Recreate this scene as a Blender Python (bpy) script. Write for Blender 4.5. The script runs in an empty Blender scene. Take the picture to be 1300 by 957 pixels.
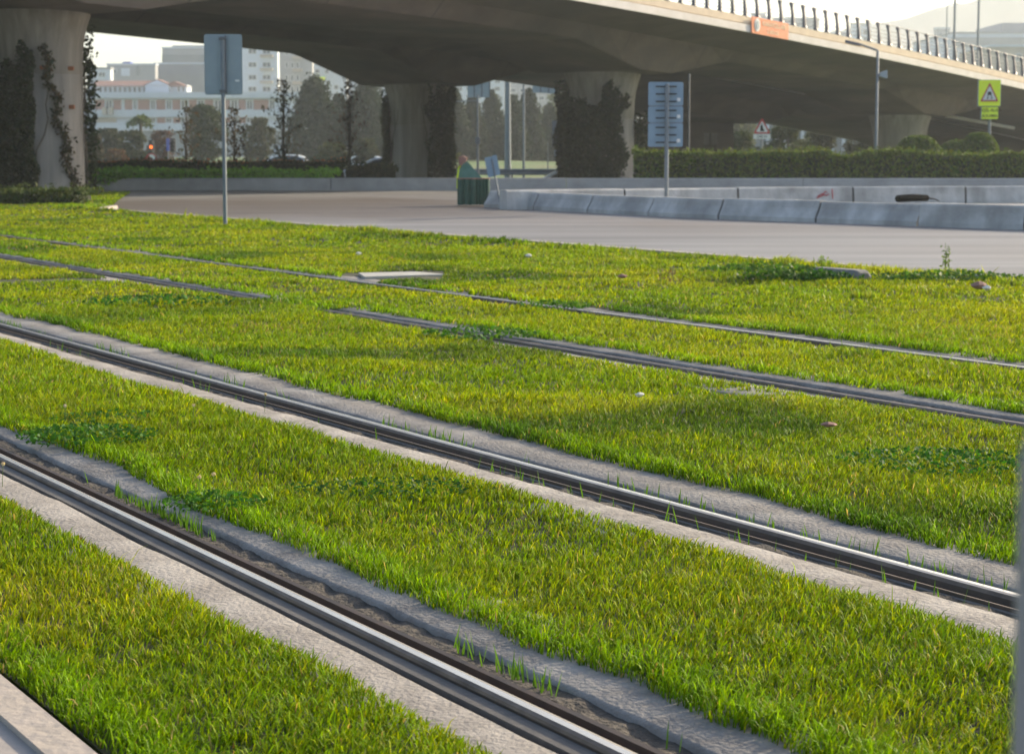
import bpy, math, random
import numpy as np
from mathutils import Vector
rng = np.random.default_rng(7); random.seed(7)
S = bpy.context.scene; COL = S.collection
# ---------------------------------------------------------------- camera, sky, sun, exposure
F, CX, CY, HZ, CH = 2400., 650., 433., 194., 1.07
PIT = math.atan((CY-HZ)/F)
cam = bpy.data.objects.new('camera', bpy.data.cameras.new('camera')); COL.objects.link(cam)
cam.location = (0, 0, CH); cam.rotation_euler = (math.pi/2-PIT, 0, 0)
cam.data.lens = 36*F/1300; cam.data.sensor_width = 36; cam.data.shift_y = -45.5/1300
cam.data.clip_start = .05; cam.data.clip_end = 8000
cam.data.dof.use_dof = True; cam.data.dof.focus_distance = 5.6; cam.data.dof.aperture_fstop = 9
S.camera = cam
SUN_EL, SUN_AZ = math.radians(22), math.radians(53)          # azimuth from +Y towards +X
w = bpy.data.worlds.new('World'); S.world = w; w.use_nodes = True
nt = w.node_tree; bg = nt.nodes['Background']
sky = nt.nodes.new('ShaderNodeTexSky'); sky.sky_type = 'NISHITA'; sky.sun_disc = False
sky.sun_elevation = SUN_EL; sky.sun_rotation = SUN_AZ; sky.air_density = 1.0; sky.dust_density = 2.2; sky.ozone_density = 1.0
nt.links.new(sky.outputs[0], bg.inputs[0]); bg.inputs[1].default_value = .15
D = Vector((math.cos(SUN_EL)*math.sin(SUN_AZ), math.cos(SUN_EL)*math.cos(SUN_AZ), math.sin(SUN_EL)))
sl = bpy.data.lights.new('sun', 'SUN'); so = bpy.data.objects.new('sun', sl); COL.objects.link(so)
sl.energy = 4.7; sl.angle = math.radians(.6); sl.color = (1, .84, .60); so.rotation_euler = D.to_track_quat('Z', 'Y').to_euler()
S.view_settings.view_transform = 'Standard'; S.view_settings.look = 'None'
S.view_settings.exposure = .82; S.view_settings.gamma = 1
S.cycles.max_bounces = 6; S.cycles.diffuse_bounces = 3; S.cycles.transmission_bounces = 4; S.cycles.volume_bounces = 1
S.cycles.transparent_max_bounces = 8

# ---------------------------------------------------------------- helpers
def ray(x, y):
    a = (x-CX)/F; b = -(y-CY)/F
    return a, math.cos(PIT)+b*math.sin(PIT), -math.sin(PIT)+b*math.cos(PIT)
def gnd(x, y, z=0.):
    r = ray(x, y); t = (z-CH)/r[2]; return Vector((r[0]*t, r[1]*t, z))
def at(x, y, Y):
    r = ray(x, y); t = Y/r[1]; return Vector((r[0]*t, Y, CH+r[2]*t))
_v = ray(-810, 194); _n = math.hypot(_v[0], _v[1]); TU = (_v[0]/_n, _v[1]/_n)     # track direction; d = offset to its right
def ds2xy(d, s): return d*TU[1]+s*TU[0], -d*TU[0]+s*TU[1]
def xy2ds(X, Y): return X*TU[1]-Y*TU[0], X*TU[0]+Y*TU[1]

def vnoise(x, y, seed=0):
    x = np.asarray(x, float); y = np.asarray(y, float)
    xi = np.floor(x).astype(np.int64); yi = np.floor(y).astype(np.int64); fx = x-xi; fy = y-yi
    fx = fx*fx*(3-2*fx); fy = fy*fy*(3-2*fy)
    def h(a, b):
        n = (a*374761393+b*668265263+seed*974634777) & 0x7fffffff
        n = ((n ^ (n >> 13))*1274126177) & 0x7fffffff
        return ((n ^ (n >> 16)) & 0xffff)/65535.
    return (h(xi, yi)*(1-fx)+h(xi+1, yi)*fx)*(1-fy)+(h(xi, yi+1)*(1-fx)+h(xi+1, yi+1)*fx)*fy
def fbm(x, y, seed=0): return (vnoise(x, y, seed)+.5*vnoise(2*x, 2*y, seed+1)+.25*vnoise(4*x, 4*y, seed+2))/1.75

def tag(o, label=None, cat=None, group=None, kind=None):
    if label: o['label'] = label
    if cat: o['category'] = cat
    if group: o['group'] = group
    if kind: o['kind'] = kind
    return o
def link(name, me, parent=None):
    o = bpy.data.objects.new(name, me); COL.objects.link(o)
    if parent: o.parent = parent
    return o
def thing(name, label, cat, loc=(0, 0, 0), rz=0, group=None):
    o = bpy.data.objects.new(name, None); COL.objects.link(o); o.location = loc; o.rotation_euler = (0, 0, rz)
    o.empty_display_size = .1
    return tag(o, label, cat, group)
def dup(root, loc=None, rz=None, label=None):
    r = root.copy(); COL.objects.link(r)
    if loc is not None: r.location = loc
    if rz is not None: r.rotation_euler = (0, 0, rz)
    if label: r['label'] = label
    for ch in list(root.children):
        c = ch.copy(); COL.objects.link(c); c.parent = r
        for g in list(ch.children):
            e = g.copy(); COL.objects.link(e); e.parent = c
    return r

def npmesh(name, V, Fc, mat, tint=None, parent=None, smooth=False):
    """V (n,3); Fc list of index arrays (m,k)"""
    me = bpy.data.meshes.new(name); V = np.asarray(V, np.float32)
    me.vertices.add(len(V)); me.vertices.foreach_set('co', V.ravel())
    loops = np.concatenate([f.ravel() for f in Fc]); tot = np.concatenate([np.full(len(f), f.shape[1]) for f in Fc])
    me.loops.add(len(loops)); me.loops.foreach_set('vertex_index', loops.astype(np.int32))
    me.polygons.add(len(tot)); st = np.concatenate([[0], np.cumsum(tot)[:-1]])
    me.polygons.foreach_set('loop_start', st.astype(np.int32)); me.polygons.foreach_set('loop_total', tot.astype(np.int32))
    if smooth: me.polygons.foreach_set('use_smooth', np.ones(len(tot), bool))
    if tint is not None:
        a = me.attributes.new('tint', 'FLOAT_COLOR', 'POINT'); T = np.ones((len(V), 4), np.float32); T[:, :tint.shape[1]] = tint
        a.data.foreach_set('color', T.ravel())
    me.update(calc_edges=True); me.materials.append(mat)
    return link(name, me, parent)

class MB:
    def __init__(s): s.v = []; s.f = []; s.m = []; s.mats = []; s.sm = []
    def mi(s, m):
        if m not in s.mats: s.mats.append(m)
        return s.mats.index(m)
    def add(s, vs, fs, m, smooth=False):
        b = len(s.v); s.v += [tuple(v) for v in vs]; k = s.mi(m)
        for f in fs: s.f.append([b+i for i in f]); s.m.append(k); s.sm.append(smooth)
        return s
    def box(s, a, b, m, rz=0, piv=None):
        x0, y0, z0 = a; x1, y1, z1 = b
        v = [Vector(p) for p in ((x0,y0,z0),(x1,y0,z0),(x1,y1,z0),(x0,y1,z0),(x0,y0,z1),(x1,y0,z1),(x1,y1,z1),(x0,y1,z1))]
        return s.add(v, [(0,3,2,1),(4,5,6,7),(0,1,5,4),(1,2,6,5),(2,3,7,6),(3,0,4,7)], m)
    def bbox(s, a, b, m, r=.01):
        """box with chamfered vertical and top edges"""
        x0, y0, z0 = a; x1, y1, z1 = b
        def ring(k, z): return [(x0+r+k,y0+k,z),(x1-r-k,y0+k,z),(x1-k,y0+r+k,z),(x1-k,y1-r-k,z),(x1-r-k,y1-k,z),(x0+r+k,y1-k,z),(x0+k,y1-r-k,z),(x0+k,y0+r+k,z)]
        rs = [ring(r*.7, z0), ring(0, z0+r), ring(0, z1-r), ring(r*.7, z1)]
        return s.loft(rs, m, closed=True, caps=True)
    def loft(s, rings, m, closed=True, caps=False, smooth=False):
        n = len(rings[0]); vs = [p for r in rings for p in r]; fs = []
        for i in range(len(rings)-1):
            for j in range(n if closed else n-1):
                k = (j+1) % n; fs.append((i*n+j, i*n+k, (i+1)*n+k, (i+1)*n+j))
        s.add(vs, fs, m, smooth)
        if caps: s.add(rings[0], [tuple(reversed(range(n)))], m); s.add(rings[-1], [tuple(range(n))], m)
        return s
    def tube(s, pts, r, m, n=10, caps=True, smooth=True):
        pts = [Vector(p) for p in pts]; rr = r if isinstance(r, (list, tuple)) else [r]*len(pts); rings = []
        for i, p in enumerate(pts):
            t = (pts[min(i+1, len(pts)-1)]-pts[max(i-1, 0)]).normalized()
            a = Vector((0, 0, 1)) if abs(t.z) < .9 else Vector((1, 0, 0))
            e = t.cross(a).normalized(); g = t.cross(e).normalized()
            rings.append([p+(e*math.cos(2*math.pi*k/n)+g*math.sin(2*math.pi*k/n))*rr[i] for k in range(n)])
        return s.loft(rings, m, True, caps, smooth)
    def lathe(s, prof, m, c=(0, 0, 0), n=32, smooth=True, caps=True):
        rings = [[(c[0]+r*math.cos(2*math.pi*k/n), c[1]+r*math.sin(2*math.pi*k/n), c[2]+z) for k in range(n)] for r, z in prof]
        return s.loft(rings, m, True, caps, smooth)
    def build(s, name, parent=None, bevel=0):
        me = bpy.data.meshes.new(name); me.from_pydata(s.v, [], s.f)
        for m in s.mats: me.materials.append(m)
        me.polygons.foreach_set('material_index', s.m); me.polygons.foreach_set('use_smooth', s.sm); me.update()
        o = link(name, me, parent)
        if bevel:
            b = o.modifiers.new('bevel', 'BEVEL'); b.width = bevel; b.segments = 2; b.limit_method = 'ANGLE'
        return o

# ---------------------------------------------------------------- materials
def mat(name, col, rough=.8, metal=0, col2=None, scale=5, detail=6, bump=0, bscale=None, spec=.5, stretch=None, extra=None, c3=None, s3=.6):
    m = bpy.data.materials.new(name); m.use_nodes = True; t = m.node_tree; N = t.nodes; L = t.links; p = N['Principled BSDF']
    p.inputs['Base Color'].default_value = (*col, 1); p.inputs['Roughness'].default_value = rough; p.inputs['Metallic'].default_value = metal
    p.inputs['Specular IOR Level'].default_value = spec
    tc = N.new('ShaderNodeTexCoord'); mp = N.new('ShaderNodeMapping'); L.new(tc.outputs['Object'], mp.inputs[0])
    if stretch: mp.inputs['Scale'].default_value = stretch
    if col2:
        n = N.new('ShaderNodeTexNoise'); n.inputs['Scale'].default_value = scale; n.inputs['Detail'].default_value = detail; n.inputs['Roughness'].default_value = .62
        L.new(mp.outputs[0], n.inputs[0])
        r = N.new('ShaderNodeValToRGB'); r.color_ramp.elements[0].position = .32; r.color_ramp.elements[1].position = .68
        r.color_ramp.elements[0].color = (*col, 1); r.color_ramp.elements[1].color = (*col2, 1)
        L.new(n.outputs[0], r.inputs[0]); out = r.outputs[0]
        if c3:
            n3 = N.new('ShaderNodeTexNoise'); n3.inputs['Scale'].default_value = s3; n3.inputs['Detail'].default_value = 5; L.new(mp.outputs[0], n3.inputs[0])
            r3 = N.new('ShaderNodeValToRGB'); r3.color_ramp.elements[0].position = .45; r3.color_ramp.elements[1].position = .65
            r3.color_ramp.elements[0].color = (0, 0, 0, 1); r3.color_ramp.elements[1].color = (1, 1, 1, 1); L.new(n3.outputs[0], r3.inputs[0])
            mx = N.new('ShaderNodeMixRGB'); L.new(r3.outputs[0], mx.inputs[0]); L.new(out, mx.inputs[1]); mx.inputs[2].default_value = (*c3, 1); out = mx.outputs[0]
        L.new(out, p.inputs['Base Color'])
        rr = N.new('ShaderNodeMapRange'); L.new(n.outputs[0], rr.inputs[0]); rr.inputs['To Min'].default_value = max(0, rough-.08); rr.inputs['To Max'].default_value = min(1, rough+.08); L.new(rr.outputs[0], p.inputs['Roughness'])
    if bump:
        b = N.new('ShaderNodeTexNoise'); b.inputs['Scale'].default_value = bscale or scale*4; b.inputs['Detail'].default_value = 6; L.new(mp.outputs[0], b.inputs[0])
        bn = N.new('ShaderNodeBump'); bn.inputs['Strength'].default_value = 1; bn.inputs['Distance'].default_value = bump
        L.new(b.outputs[0], bn.inputs['Height']); L.new(bn.outputs[0], p.inputs['Normal'])
    return m
def leafmat(name, trans=.4, rough=.5, flat=None, spec=.25):
    m = bpy.data.materials.new(name); m.use_nodes = True; t = m.node_tree; N = t.nodes; L = t.links; p = N['Principled BSDF']; out = N['Material Output']
    a = N.new('ShaderNodeAttribute'); a.attribute_name = 'tint'
    L.new(a.outputs['Color'], p.inputs['Base Color']); p.inputs['Roughness'].default_value = rough; p.inputs['Specular IOR Level'].default_value = spec
    tr = N.new('ShaderNodeBsdfTranslucent'); g = N.new('ShaderNodeMixRGB'); g.blend_type = 'MULTIPLY'; g.inputs[0].default_value = 1
    g.inputs[2].default_value = (1.25, 1.15, .5, 1); L.new(a.outputs['Color'], g.inputs[1]); L.new(g.outputs[0], tr.inputs[0])
    mx = N.new('ShaderNodeMixShader'); mx.inputs[0].default_value = trans; L.new(p.outputs[0], mx.inputs[1]); L.new(tr.outputs[0], mx.inputs[2]); L.new(mx.outputs[0], out.inputs[0])
    return m
def emit(name, col, st):
    m = bpy.data.materials.new(name); m.use_nodes = True; p = m.node_tree.nodes['Principled BSDF']
    p.inputs['Base Color'].default_value = (*col, 1); p.inputs['Emission Color'].default_value = (*col, 1); p.inputs['Emission Strength'].default_value = st
    return m
M = dict(
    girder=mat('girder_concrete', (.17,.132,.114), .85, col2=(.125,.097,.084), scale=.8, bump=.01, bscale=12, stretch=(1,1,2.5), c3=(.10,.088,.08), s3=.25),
    pier=mat('pier_concrete', (.33,.30,.265), .85, col2=(.26,.235,.21), scale=1.2, bump=.008, bscale=14, stretch=(3,3,.5), c3=(.24,.22,.2), s3=.8),
    fascia=mat('fascia_concrete', (.74,.69,.65), .8, col2=(.64,.59,.54), scale=2, bump=.005),
    parapet=mat('parapet_concrete', (.72,.59,.44), .8, col2=(.62,.50,.37), scale=2.5, bump=.005),
    trackc=mat('track_concrete', (.25,.232,.215), .9, col2=(.16,.147,.138), scale=18, detail=9, bump=.008, bscale=70, c3=(.29,.272,.255), s3=4),
    soil=mat('soil', (.035,.035,.018), .95, col2=(.05,.055,.02), scale=8, bump=.01),
    dirt=mat('dirt', (.06,.05,.04), .95, col2=(.10,.085,.07), scale=20, bump=.02, bscale=60),
    rubber=mat('rubber', (.075,.07,.068), .8, col2=(.13,.12,.11), scale=9, bump=.004),
    railtop=mat('rail_running_surface', (.76,.64,.52), .25, 1, col2=(.62,.49,.38), scale=3),
    railtop2=mat('rail_edge_surface', (.55,.47,.38), .38, .9, col2=(.42,.33,.25), scale=5), railworn=mat('rail_worn_steel', (.20,.15,.115), .5, .7, col2=(.11,.085,.07), scale=14),
    railside=mat('rail_side_steel', (.075,.06,.05), .65, .4, col2=(.12,.085,.065), scale=12),
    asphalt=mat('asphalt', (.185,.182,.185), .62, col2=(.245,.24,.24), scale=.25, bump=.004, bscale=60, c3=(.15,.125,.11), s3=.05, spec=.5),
    darkgreyc=mat('weathered_kerb_concrete', (.20,.195,.19), .9, col2=(.12,.118,.115), scale=12, bump=.008),
    barrier=mat('barrier_concrete', (.60,.585,.57), .85, col2=(.44,.43,.42), scale=2.2, bump=.012, bscale=15, c3=(.33,.32,.31), s3=1.3),
    wallc=mat('retaining_wall_concrete', (.42,.41,.40), .9, col2=(.30,.29,.285), scale=1.5, bump=.01),
    kerb=mat('kerb_stone', (.36,.31,.26), .85, col2=(.38,.33,.29), scale=8, bump=.006),
    paving=mat('paving', (.36,.32,.29), .85, col2=(.28,.25,.23), scale=6, bump=.004),
    galv=mat('galvanised_steel', (.20,.23,.26), .6, .3, col2=(.16,.19,.22), scale=8),
    signback=mat('sign_back_metal', (.29,.35,.39), .6, .2, col2=(.25,.31,.35), scale=4),
    signblue=mat('sign_back_blue_grey', (.24,.34,.44), .6, .1, col2=(.21,.30,.39), scale=4),
    dark=mat('dark_metal', (.03,.03,.035), .5, .3), darkgrey=mat('weathered_grey_metal', (.10,.105,.12), .5, .5, col2=(.15,.15,.16), scale=6),
    railing=mat('railing_paint', (.085,.09,.105), .5, .3, col2=(.12,.12,.135), scale=5),
    white=mat('white_paint', (.75,.75,.73), .6, col2=(.66,.66,.64), scale=3), red=mat('sign_red', (.45,.03,.03), .5),
    black=mat('sign_black', (.012,.012,.012), 1., spec=0.), lime=mat('fluorescent_yellow', (.85,.98,.01), .5), limep=mat('fluorescent_plate', (.78,.92,.02), .5),
    orange=mat('orange_banner', (.78,.20,.07), .65, col2=(.82,.32,.17), scale=.8), cream=mat('banner_lettering', (.85,.62,.40), .6),
    green=mat('green_plastic', (.008,.075,.05), .45, col2=(.006,.05,.038), scale=6), mesh=mat('green_panel', (.05,.16,.13), .6, col2=(.09,.22,.19), scale=5),
    hill=mat('hill_scrub', (.10,.11,.07), .95, col2=(.16,.14,.10), scale=.02), field=mat('ground_soil', (.07,.075,.035), .95, col2=(.10,.10,.05), scale=.4),
    bank=mat('bank_grass', (.07,.13,.02), .9, col2=(.10,.17,.035), scale=.6, c3=(.13,.13,.05), s3=.15),
    bark=mat('bark', (.07,.055,.04), .9, col2=(.11,.09,.07), scale=8, bump=.01), core=mat('dark_twigs', (.022,.028,.014), .95, col2=(.03,.036,.02), scale=5),
    glass=mat('window_glass', (.05,.065,.08), .15, 0, spec=.8), carglass=mat('car_glass', (.02,.025,.03), .1, 0, spec=.8),
    bwhite=mat('render_white', (.60,.64,.70), .8, col2=(.52,.56,.62), scale=.3), bgrey=mat('render_grey', (.36,.36,.37), .8, col2=(.31,.31,.32), scale=.3),
    bdgrey=mat('cladding_grey', (.24,.245,.26), .7, col2=(.20,.205,.22), scale=.4), bbeige=mat('render_beige', (.46,.40,.33), .8, col2=(.40,.35,.29), scale=.3),
    brick=mat('brick_panel', (.36,.15,.12), .85, col2=(.30,.13,.10), scale=1), roof=mat('roof_tiles', (.28,.13,.10), .85, col2=(.22,.11,.09), scale=1),
    winframe=mat('window_frame', (.6,.61,.62), .6), blueglass=mat('shopfront_glass', (.12,.17,.21), .2, 0, spec=.8), bblue=mat('blue_paint', (.05,.09,.4), .6),
    silver=mat('silver_car_paint', (.42,.45,.48), .3, .6), carwhite=mat('white_car_paint', (.75,.76,.76), .3), tyre=mat('tyre', (.02,.02,.02), .85),
    taill=emit('tail_light', (.8,.12,.04), .0), amber=emit('amber_lamp', (1,.16,.02), 1.5), lens=mat('lamp_lens', (.5,.5,.48), .2), post=mat('grey_post_paint', (.24,.26,.28), .45, .3, col2=(.2,.22,.24), scale=6),
    paper=mat('crumpled_paper', (.7,.66,.6), .8), card=mat('brown_litter', (.28,.15,.12), .8), graffiti=mat('red_spray_paint', (.45,.03,.05), .7),
    slab=mat('slab_concrete', (.42,.41,.38), .85, col2=(.33,.32,.29), scale=6, bump=.004), joint=mat('dark_joint', (.07,.065,.06), .9),  # deck and barrier joints share one even dark colour
    copper=mat('rust_bracket', (.30,.10,.04), .7),
)
def streaks(m, vec, rot, lo, hi, rlo, rhi):
    t = m.node_tree; N = t.nodes; L = t.links; p = N['Principled BSDF']; src = p.inputs['Base Color'].links[0].from_socket
    tc = N.new('ShaderNodeTexCoord'); mp = N.new('ShaderNodeMapping'); mp.inputs['Scale'].default_value = vec; mp.inputs['Rotation'].default_value = (0, 0, rot); L.new(tc.outputs['Object'], mp.inputs[0])
    n = N.new('ShaderNodeTexNoise'); n.inputs['Scale'].default_value = 1; n.inputs['Detail'].default_value = 7; n.inputs['Roughness'].default_value = .6; L.new(mp.outputs[0], n.inputs[0])
    r = N.new('ShaderNodeMapRange'); r.inputs['From Min'].default_value = .3; r.inputs['From Max'].default_value = .7; r.inputs['To Min'].default_value = lo; r.inputs['To Max'].default_value = hi; L.new(n.outputs[0], r.inputs[0])
    x = N.new('ShaderNodeMixRGB'); x.blend_type = 'MULTIPLY'; x.inputs[0].default_value = 1; L.new(src, x.inputs[1]); L.new(r.outputs[0], x.inputs[2]); L.new(x.outputs[0], p.inputs['Base Color'])
    r2 = N.new('ShaderNodeMapRange'); r2.inputs['To Min'].default_value = rlo; r2.inputs['To Max'].default_value = rhi; L.new(n.outputs[0], r2.inputs[0]); L.new(r2.outputs[0], p.inputs['Roughness'])
def soft_patch(m, cen, rad, col):
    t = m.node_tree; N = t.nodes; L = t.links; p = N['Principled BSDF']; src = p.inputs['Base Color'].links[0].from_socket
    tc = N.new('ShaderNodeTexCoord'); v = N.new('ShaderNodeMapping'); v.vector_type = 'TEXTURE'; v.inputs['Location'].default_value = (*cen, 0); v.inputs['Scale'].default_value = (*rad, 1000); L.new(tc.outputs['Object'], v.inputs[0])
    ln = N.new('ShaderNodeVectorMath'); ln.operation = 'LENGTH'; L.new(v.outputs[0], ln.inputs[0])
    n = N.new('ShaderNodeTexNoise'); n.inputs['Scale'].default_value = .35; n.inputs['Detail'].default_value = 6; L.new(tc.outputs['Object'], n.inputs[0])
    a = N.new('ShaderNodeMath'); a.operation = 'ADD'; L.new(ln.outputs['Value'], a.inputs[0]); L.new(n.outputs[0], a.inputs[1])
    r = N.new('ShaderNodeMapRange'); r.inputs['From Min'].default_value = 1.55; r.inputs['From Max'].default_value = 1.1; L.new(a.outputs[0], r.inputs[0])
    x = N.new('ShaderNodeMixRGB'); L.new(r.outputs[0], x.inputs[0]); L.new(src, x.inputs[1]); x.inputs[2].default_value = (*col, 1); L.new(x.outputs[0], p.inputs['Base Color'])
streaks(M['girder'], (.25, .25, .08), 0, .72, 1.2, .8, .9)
streaks(M['pier'], (5, 5, .35), 0, .72, 1.15, .8, .9)
streaks(M['barrier'], (3, 3, .6), 0, .75, 1.12, .8, .9)
soft_patch(M['asphalt'], (-4.5, 39), (8.5, 9), (.105, .086, .075))  # darker, browner soft-edged patch mixed into the left part of the road
streaks(M['asphalt'], (.05, 1.1, 1), math.radians(-12), .62, 1.28, .42, .72)
streaks(M['asphalt'], (.09, 3.2, 1), math.radians(-9), .82, 1.12, .45, .75)
LG = leafmat('grass_blade', .40, .5, spec=.10); LF = leafmat('foliage', .25, .6, spec=.12); LI = leafmat('ivy_leaf', .2, .6, spec=.1)

# ---------------------------------------------------------------- leaves
def leaf_cloud(name, P, size, col, parent=None, m=None, vary=.35, aspect=1.6, up=0., hue=.12, seed=0, normals=None):
    """P: (n,3) leaf centres; each leaf a bent quad with a random attitude"""
    r = np.random.default_rng(seed+11); n = len(P); P = np.asarray(P)
    a = r.normal(size=(n, 3))
    if normals is not None: a = a*.6+normals
    a[:, 2] += up; a /= np.linalg.norm(a, axis=1)[:, None]
    b = r.normal(size=(n, 3)); e = np.cross(a, b); e /= np.linalg.norm(e, axis=1)[:, None]; g = np.cross(a, e)
    sz = size*(.6+.8*r.random(n))[:, None]
    V = np.stack([P-e*sz*aspect*.5, P+g*sz*.36+a*sz*.1, P+e*sz*aspect*.5, P-g*sz*.36+a*sz*.1], 1).reshape(-1, 3)
    Fq = np.arange(4*n).reshape(n, 4)
    k = (1-vary)+2*vary*r.random(n); c = np.asarray(col)[None, :] * k[:, None]
    h = r.normal(size=n)*hue; c[:, 0] *= 1+h; c[:, 2] *= 1-h*.5
    if isinstance(m, type(None)): m = LF
    return npmesh(name, V, [Fq], m, np.repeat(np.clip(c, .003, 1), 4, 0), parent)
def ball_pts(n, c, rad, r, shell=.45):
    d = r.normal(size=(n, 3)); d /= np.linalg.norm(d, axis=1)[:, None]
    k = (1-shell*r.random(n)**1.5)[:, None]
    return np.asarray(c)+d*k*np.asarray(rad)
# ---------------------------------------------------------------- terrain
U = np.array((.655, .756)); U /= np.linalg.norm(U); NN = np.array((U[1], -U[0])); N1 = np.array((-11.9, 48.0))
def terr(X, Y):
    """ground height: flat by the tracks, bed behind the wall, sunken road beyond, bank rising to the trees"""
    s = Y-56.5
    z = np.interp(s, [-200, -.6, .0, 8, 20, 36, 46, 105, 160, 6000], [-.1, -.1, .22, .22, -1.0, -1.05, -.9, .3, .3, .3])
    return z
xs = np.concatenate([np.linspace(-1700, -160, 12), np.linspace(-150, 150, 61), np.linspace(160, 1700, 12)])
ys = np.concatenate([np.linspace(-60, 50, 23), np.linspace(55.2, 60, 9), np.linspace(62, 200, 60), np.linspace(215, 1850, 24)])
XX, YY = np.meshgrid(xs, ys); ZZ = terr(XX, YY)+(fbm(XX*.15, YY*.15, 3)-.5)*np.where(YY > 90, .5, .0)
n_ = len(xs); idx = np.arange(len(ys)-1)[:, None]*n_+np.arange(n_-1)[None, :]
Fq = np.stack([idx, idx+1, idx+1+n_, idx+n_], -1).reshape(-1, 4)
g = npmesh('ground', np.stack([XX, YY, ZZ], -1).reshape(-1, 3), [Fq], M['bank'], smooth=True); tag(g, kind='structure')
def sheet(name, pts, z, m):
    b = MB(); b.add([(x, y, z) for x, y in pts], [tuple(range(len(pts)))], m); o = b.build(name); tag(o, kind='structure'); return o
# road: from the kerb of the lawn to the retaining wall
LAWN_D = 11.75
q = [ds2xy(LAWN_D+.05, -60), ds2xy(LAWN_D+.05, 35)]
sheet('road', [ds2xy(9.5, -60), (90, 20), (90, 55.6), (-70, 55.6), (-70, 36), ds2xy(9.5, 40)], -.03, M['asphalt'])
b = MB()
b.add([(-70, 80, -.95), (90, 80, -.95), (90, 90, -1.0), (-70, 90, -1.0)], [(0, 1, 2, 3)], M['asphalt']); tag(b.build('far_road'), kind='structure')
sheet('platform_paving', [ds2xy(-8, -10), ds2xy(.98, -10), ds2xy(.98, 60), ds2xy(-8, 60)], 0.0, M['paving'])
# hills
def hill(name, px, Y, thick):
    b = MB(); R = []
    for x, y in px:
        p = at(x, y, Y); R.append([(p.x, Y-thick, 0), (p.x, Y-thick*.45, p.z*.55), (p.x, Y, p.z), (p.x, Y+thick, 0)])
    b.loft(R, M['hill'], False, False, True); tag(b.build(name), kind='structure')
hill('hills', [(700,180),(850,110),(980,62),(1040,45),(1100,32),(1150,24),(1190,10),(1230,4),(1280,-14),(1340,-22),(1450,-26),(1600,-10),(1900,60),(2300,150)], 1150, 450)

# ---------------------------------------------------------------- tracks
def dsz(d, s, z): x, y = ds2xy(d, s); return (x, y, z)
S0, S1 = -3., 75.
def strip(mb, d0, d1, z0, z1, m, s0=S0, s1=S1, zb=None):
    A = [dsz(d0, s0, z0), dsz(d1, s0, z1), dsz(d1, s1, z1), dsz(d0, s1, z0)]; mb.add(A, [(0, 1, 2, 3)], m)
def profile(mb, pts, mats, s0=S0, s1=S1, smooth=False):
    for (a, za), (c, zc), m in zip(pts[:-1], pts[1:], mats): mb.add([dsz(a, s0, za), dsz(c, s0, zc), dsz(c, s1, zc), dsz(a, s1, za)], [(0, 1, 2, 3)], m, smooth)
RAILS = [(1.888, 1), (3.392, -1), (5.60, 1), (7.09, -1)]
rl = ['nearest tram rail, grooved steel with a sunlit top, running off the bottom edge', 'second tram rail from the camera, bright silver top catching the sun along its whole length',
      'third tram rail from the camera, dull and half overgrown by grass', 'farthest tram rail, thin bright line beside the pale concrete slab']
def edge_strip(name, d0, d1, top, seed, w0=.03, w1=.03, ph=.1):
    """concrete strip with broken, uneven edges"""
    ss = np.concatenate([np.arange(S0, 20, .06), np.arange(20, S1, .6)]); n = len(ss)
    nz = lambda k, sc: (fbm(ss*sc, ss*0+k*7.3, seed+k)-.5)*2
    a = d0+nz(1, 2.2)*w0; c = d1+nz(2, 2.2)*w1; zt = top+nz(3, 3.)*.005; V = []
    cols = [(a, top-ph), (a+.004, zt-.006), (a+.014, zt), (a*.5+c*.5, zt+nz(5, 9)*.003), (c-.014, zt+nz(6, 9)*.003), (c-.004, zt-.006), (c, top-ph)]
    for dd, z in cols:
        X, Y = ds2xy(dd, ss); V.append(np.stack([X, Y, z+0*ss], -1))
    V = np.stack(V, 1); k = len(cols); i = np.arange(n-1)[:, None]*k+np.arange(k-1)[None, :]
    Fq = np.stack([i, i+1, i+1+k, i+k], -1).reshape(-1, 4)
    return npmesh(name, V.reshape(-1, 3), [Fq], M['trackc'], smooth=False)
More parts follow.
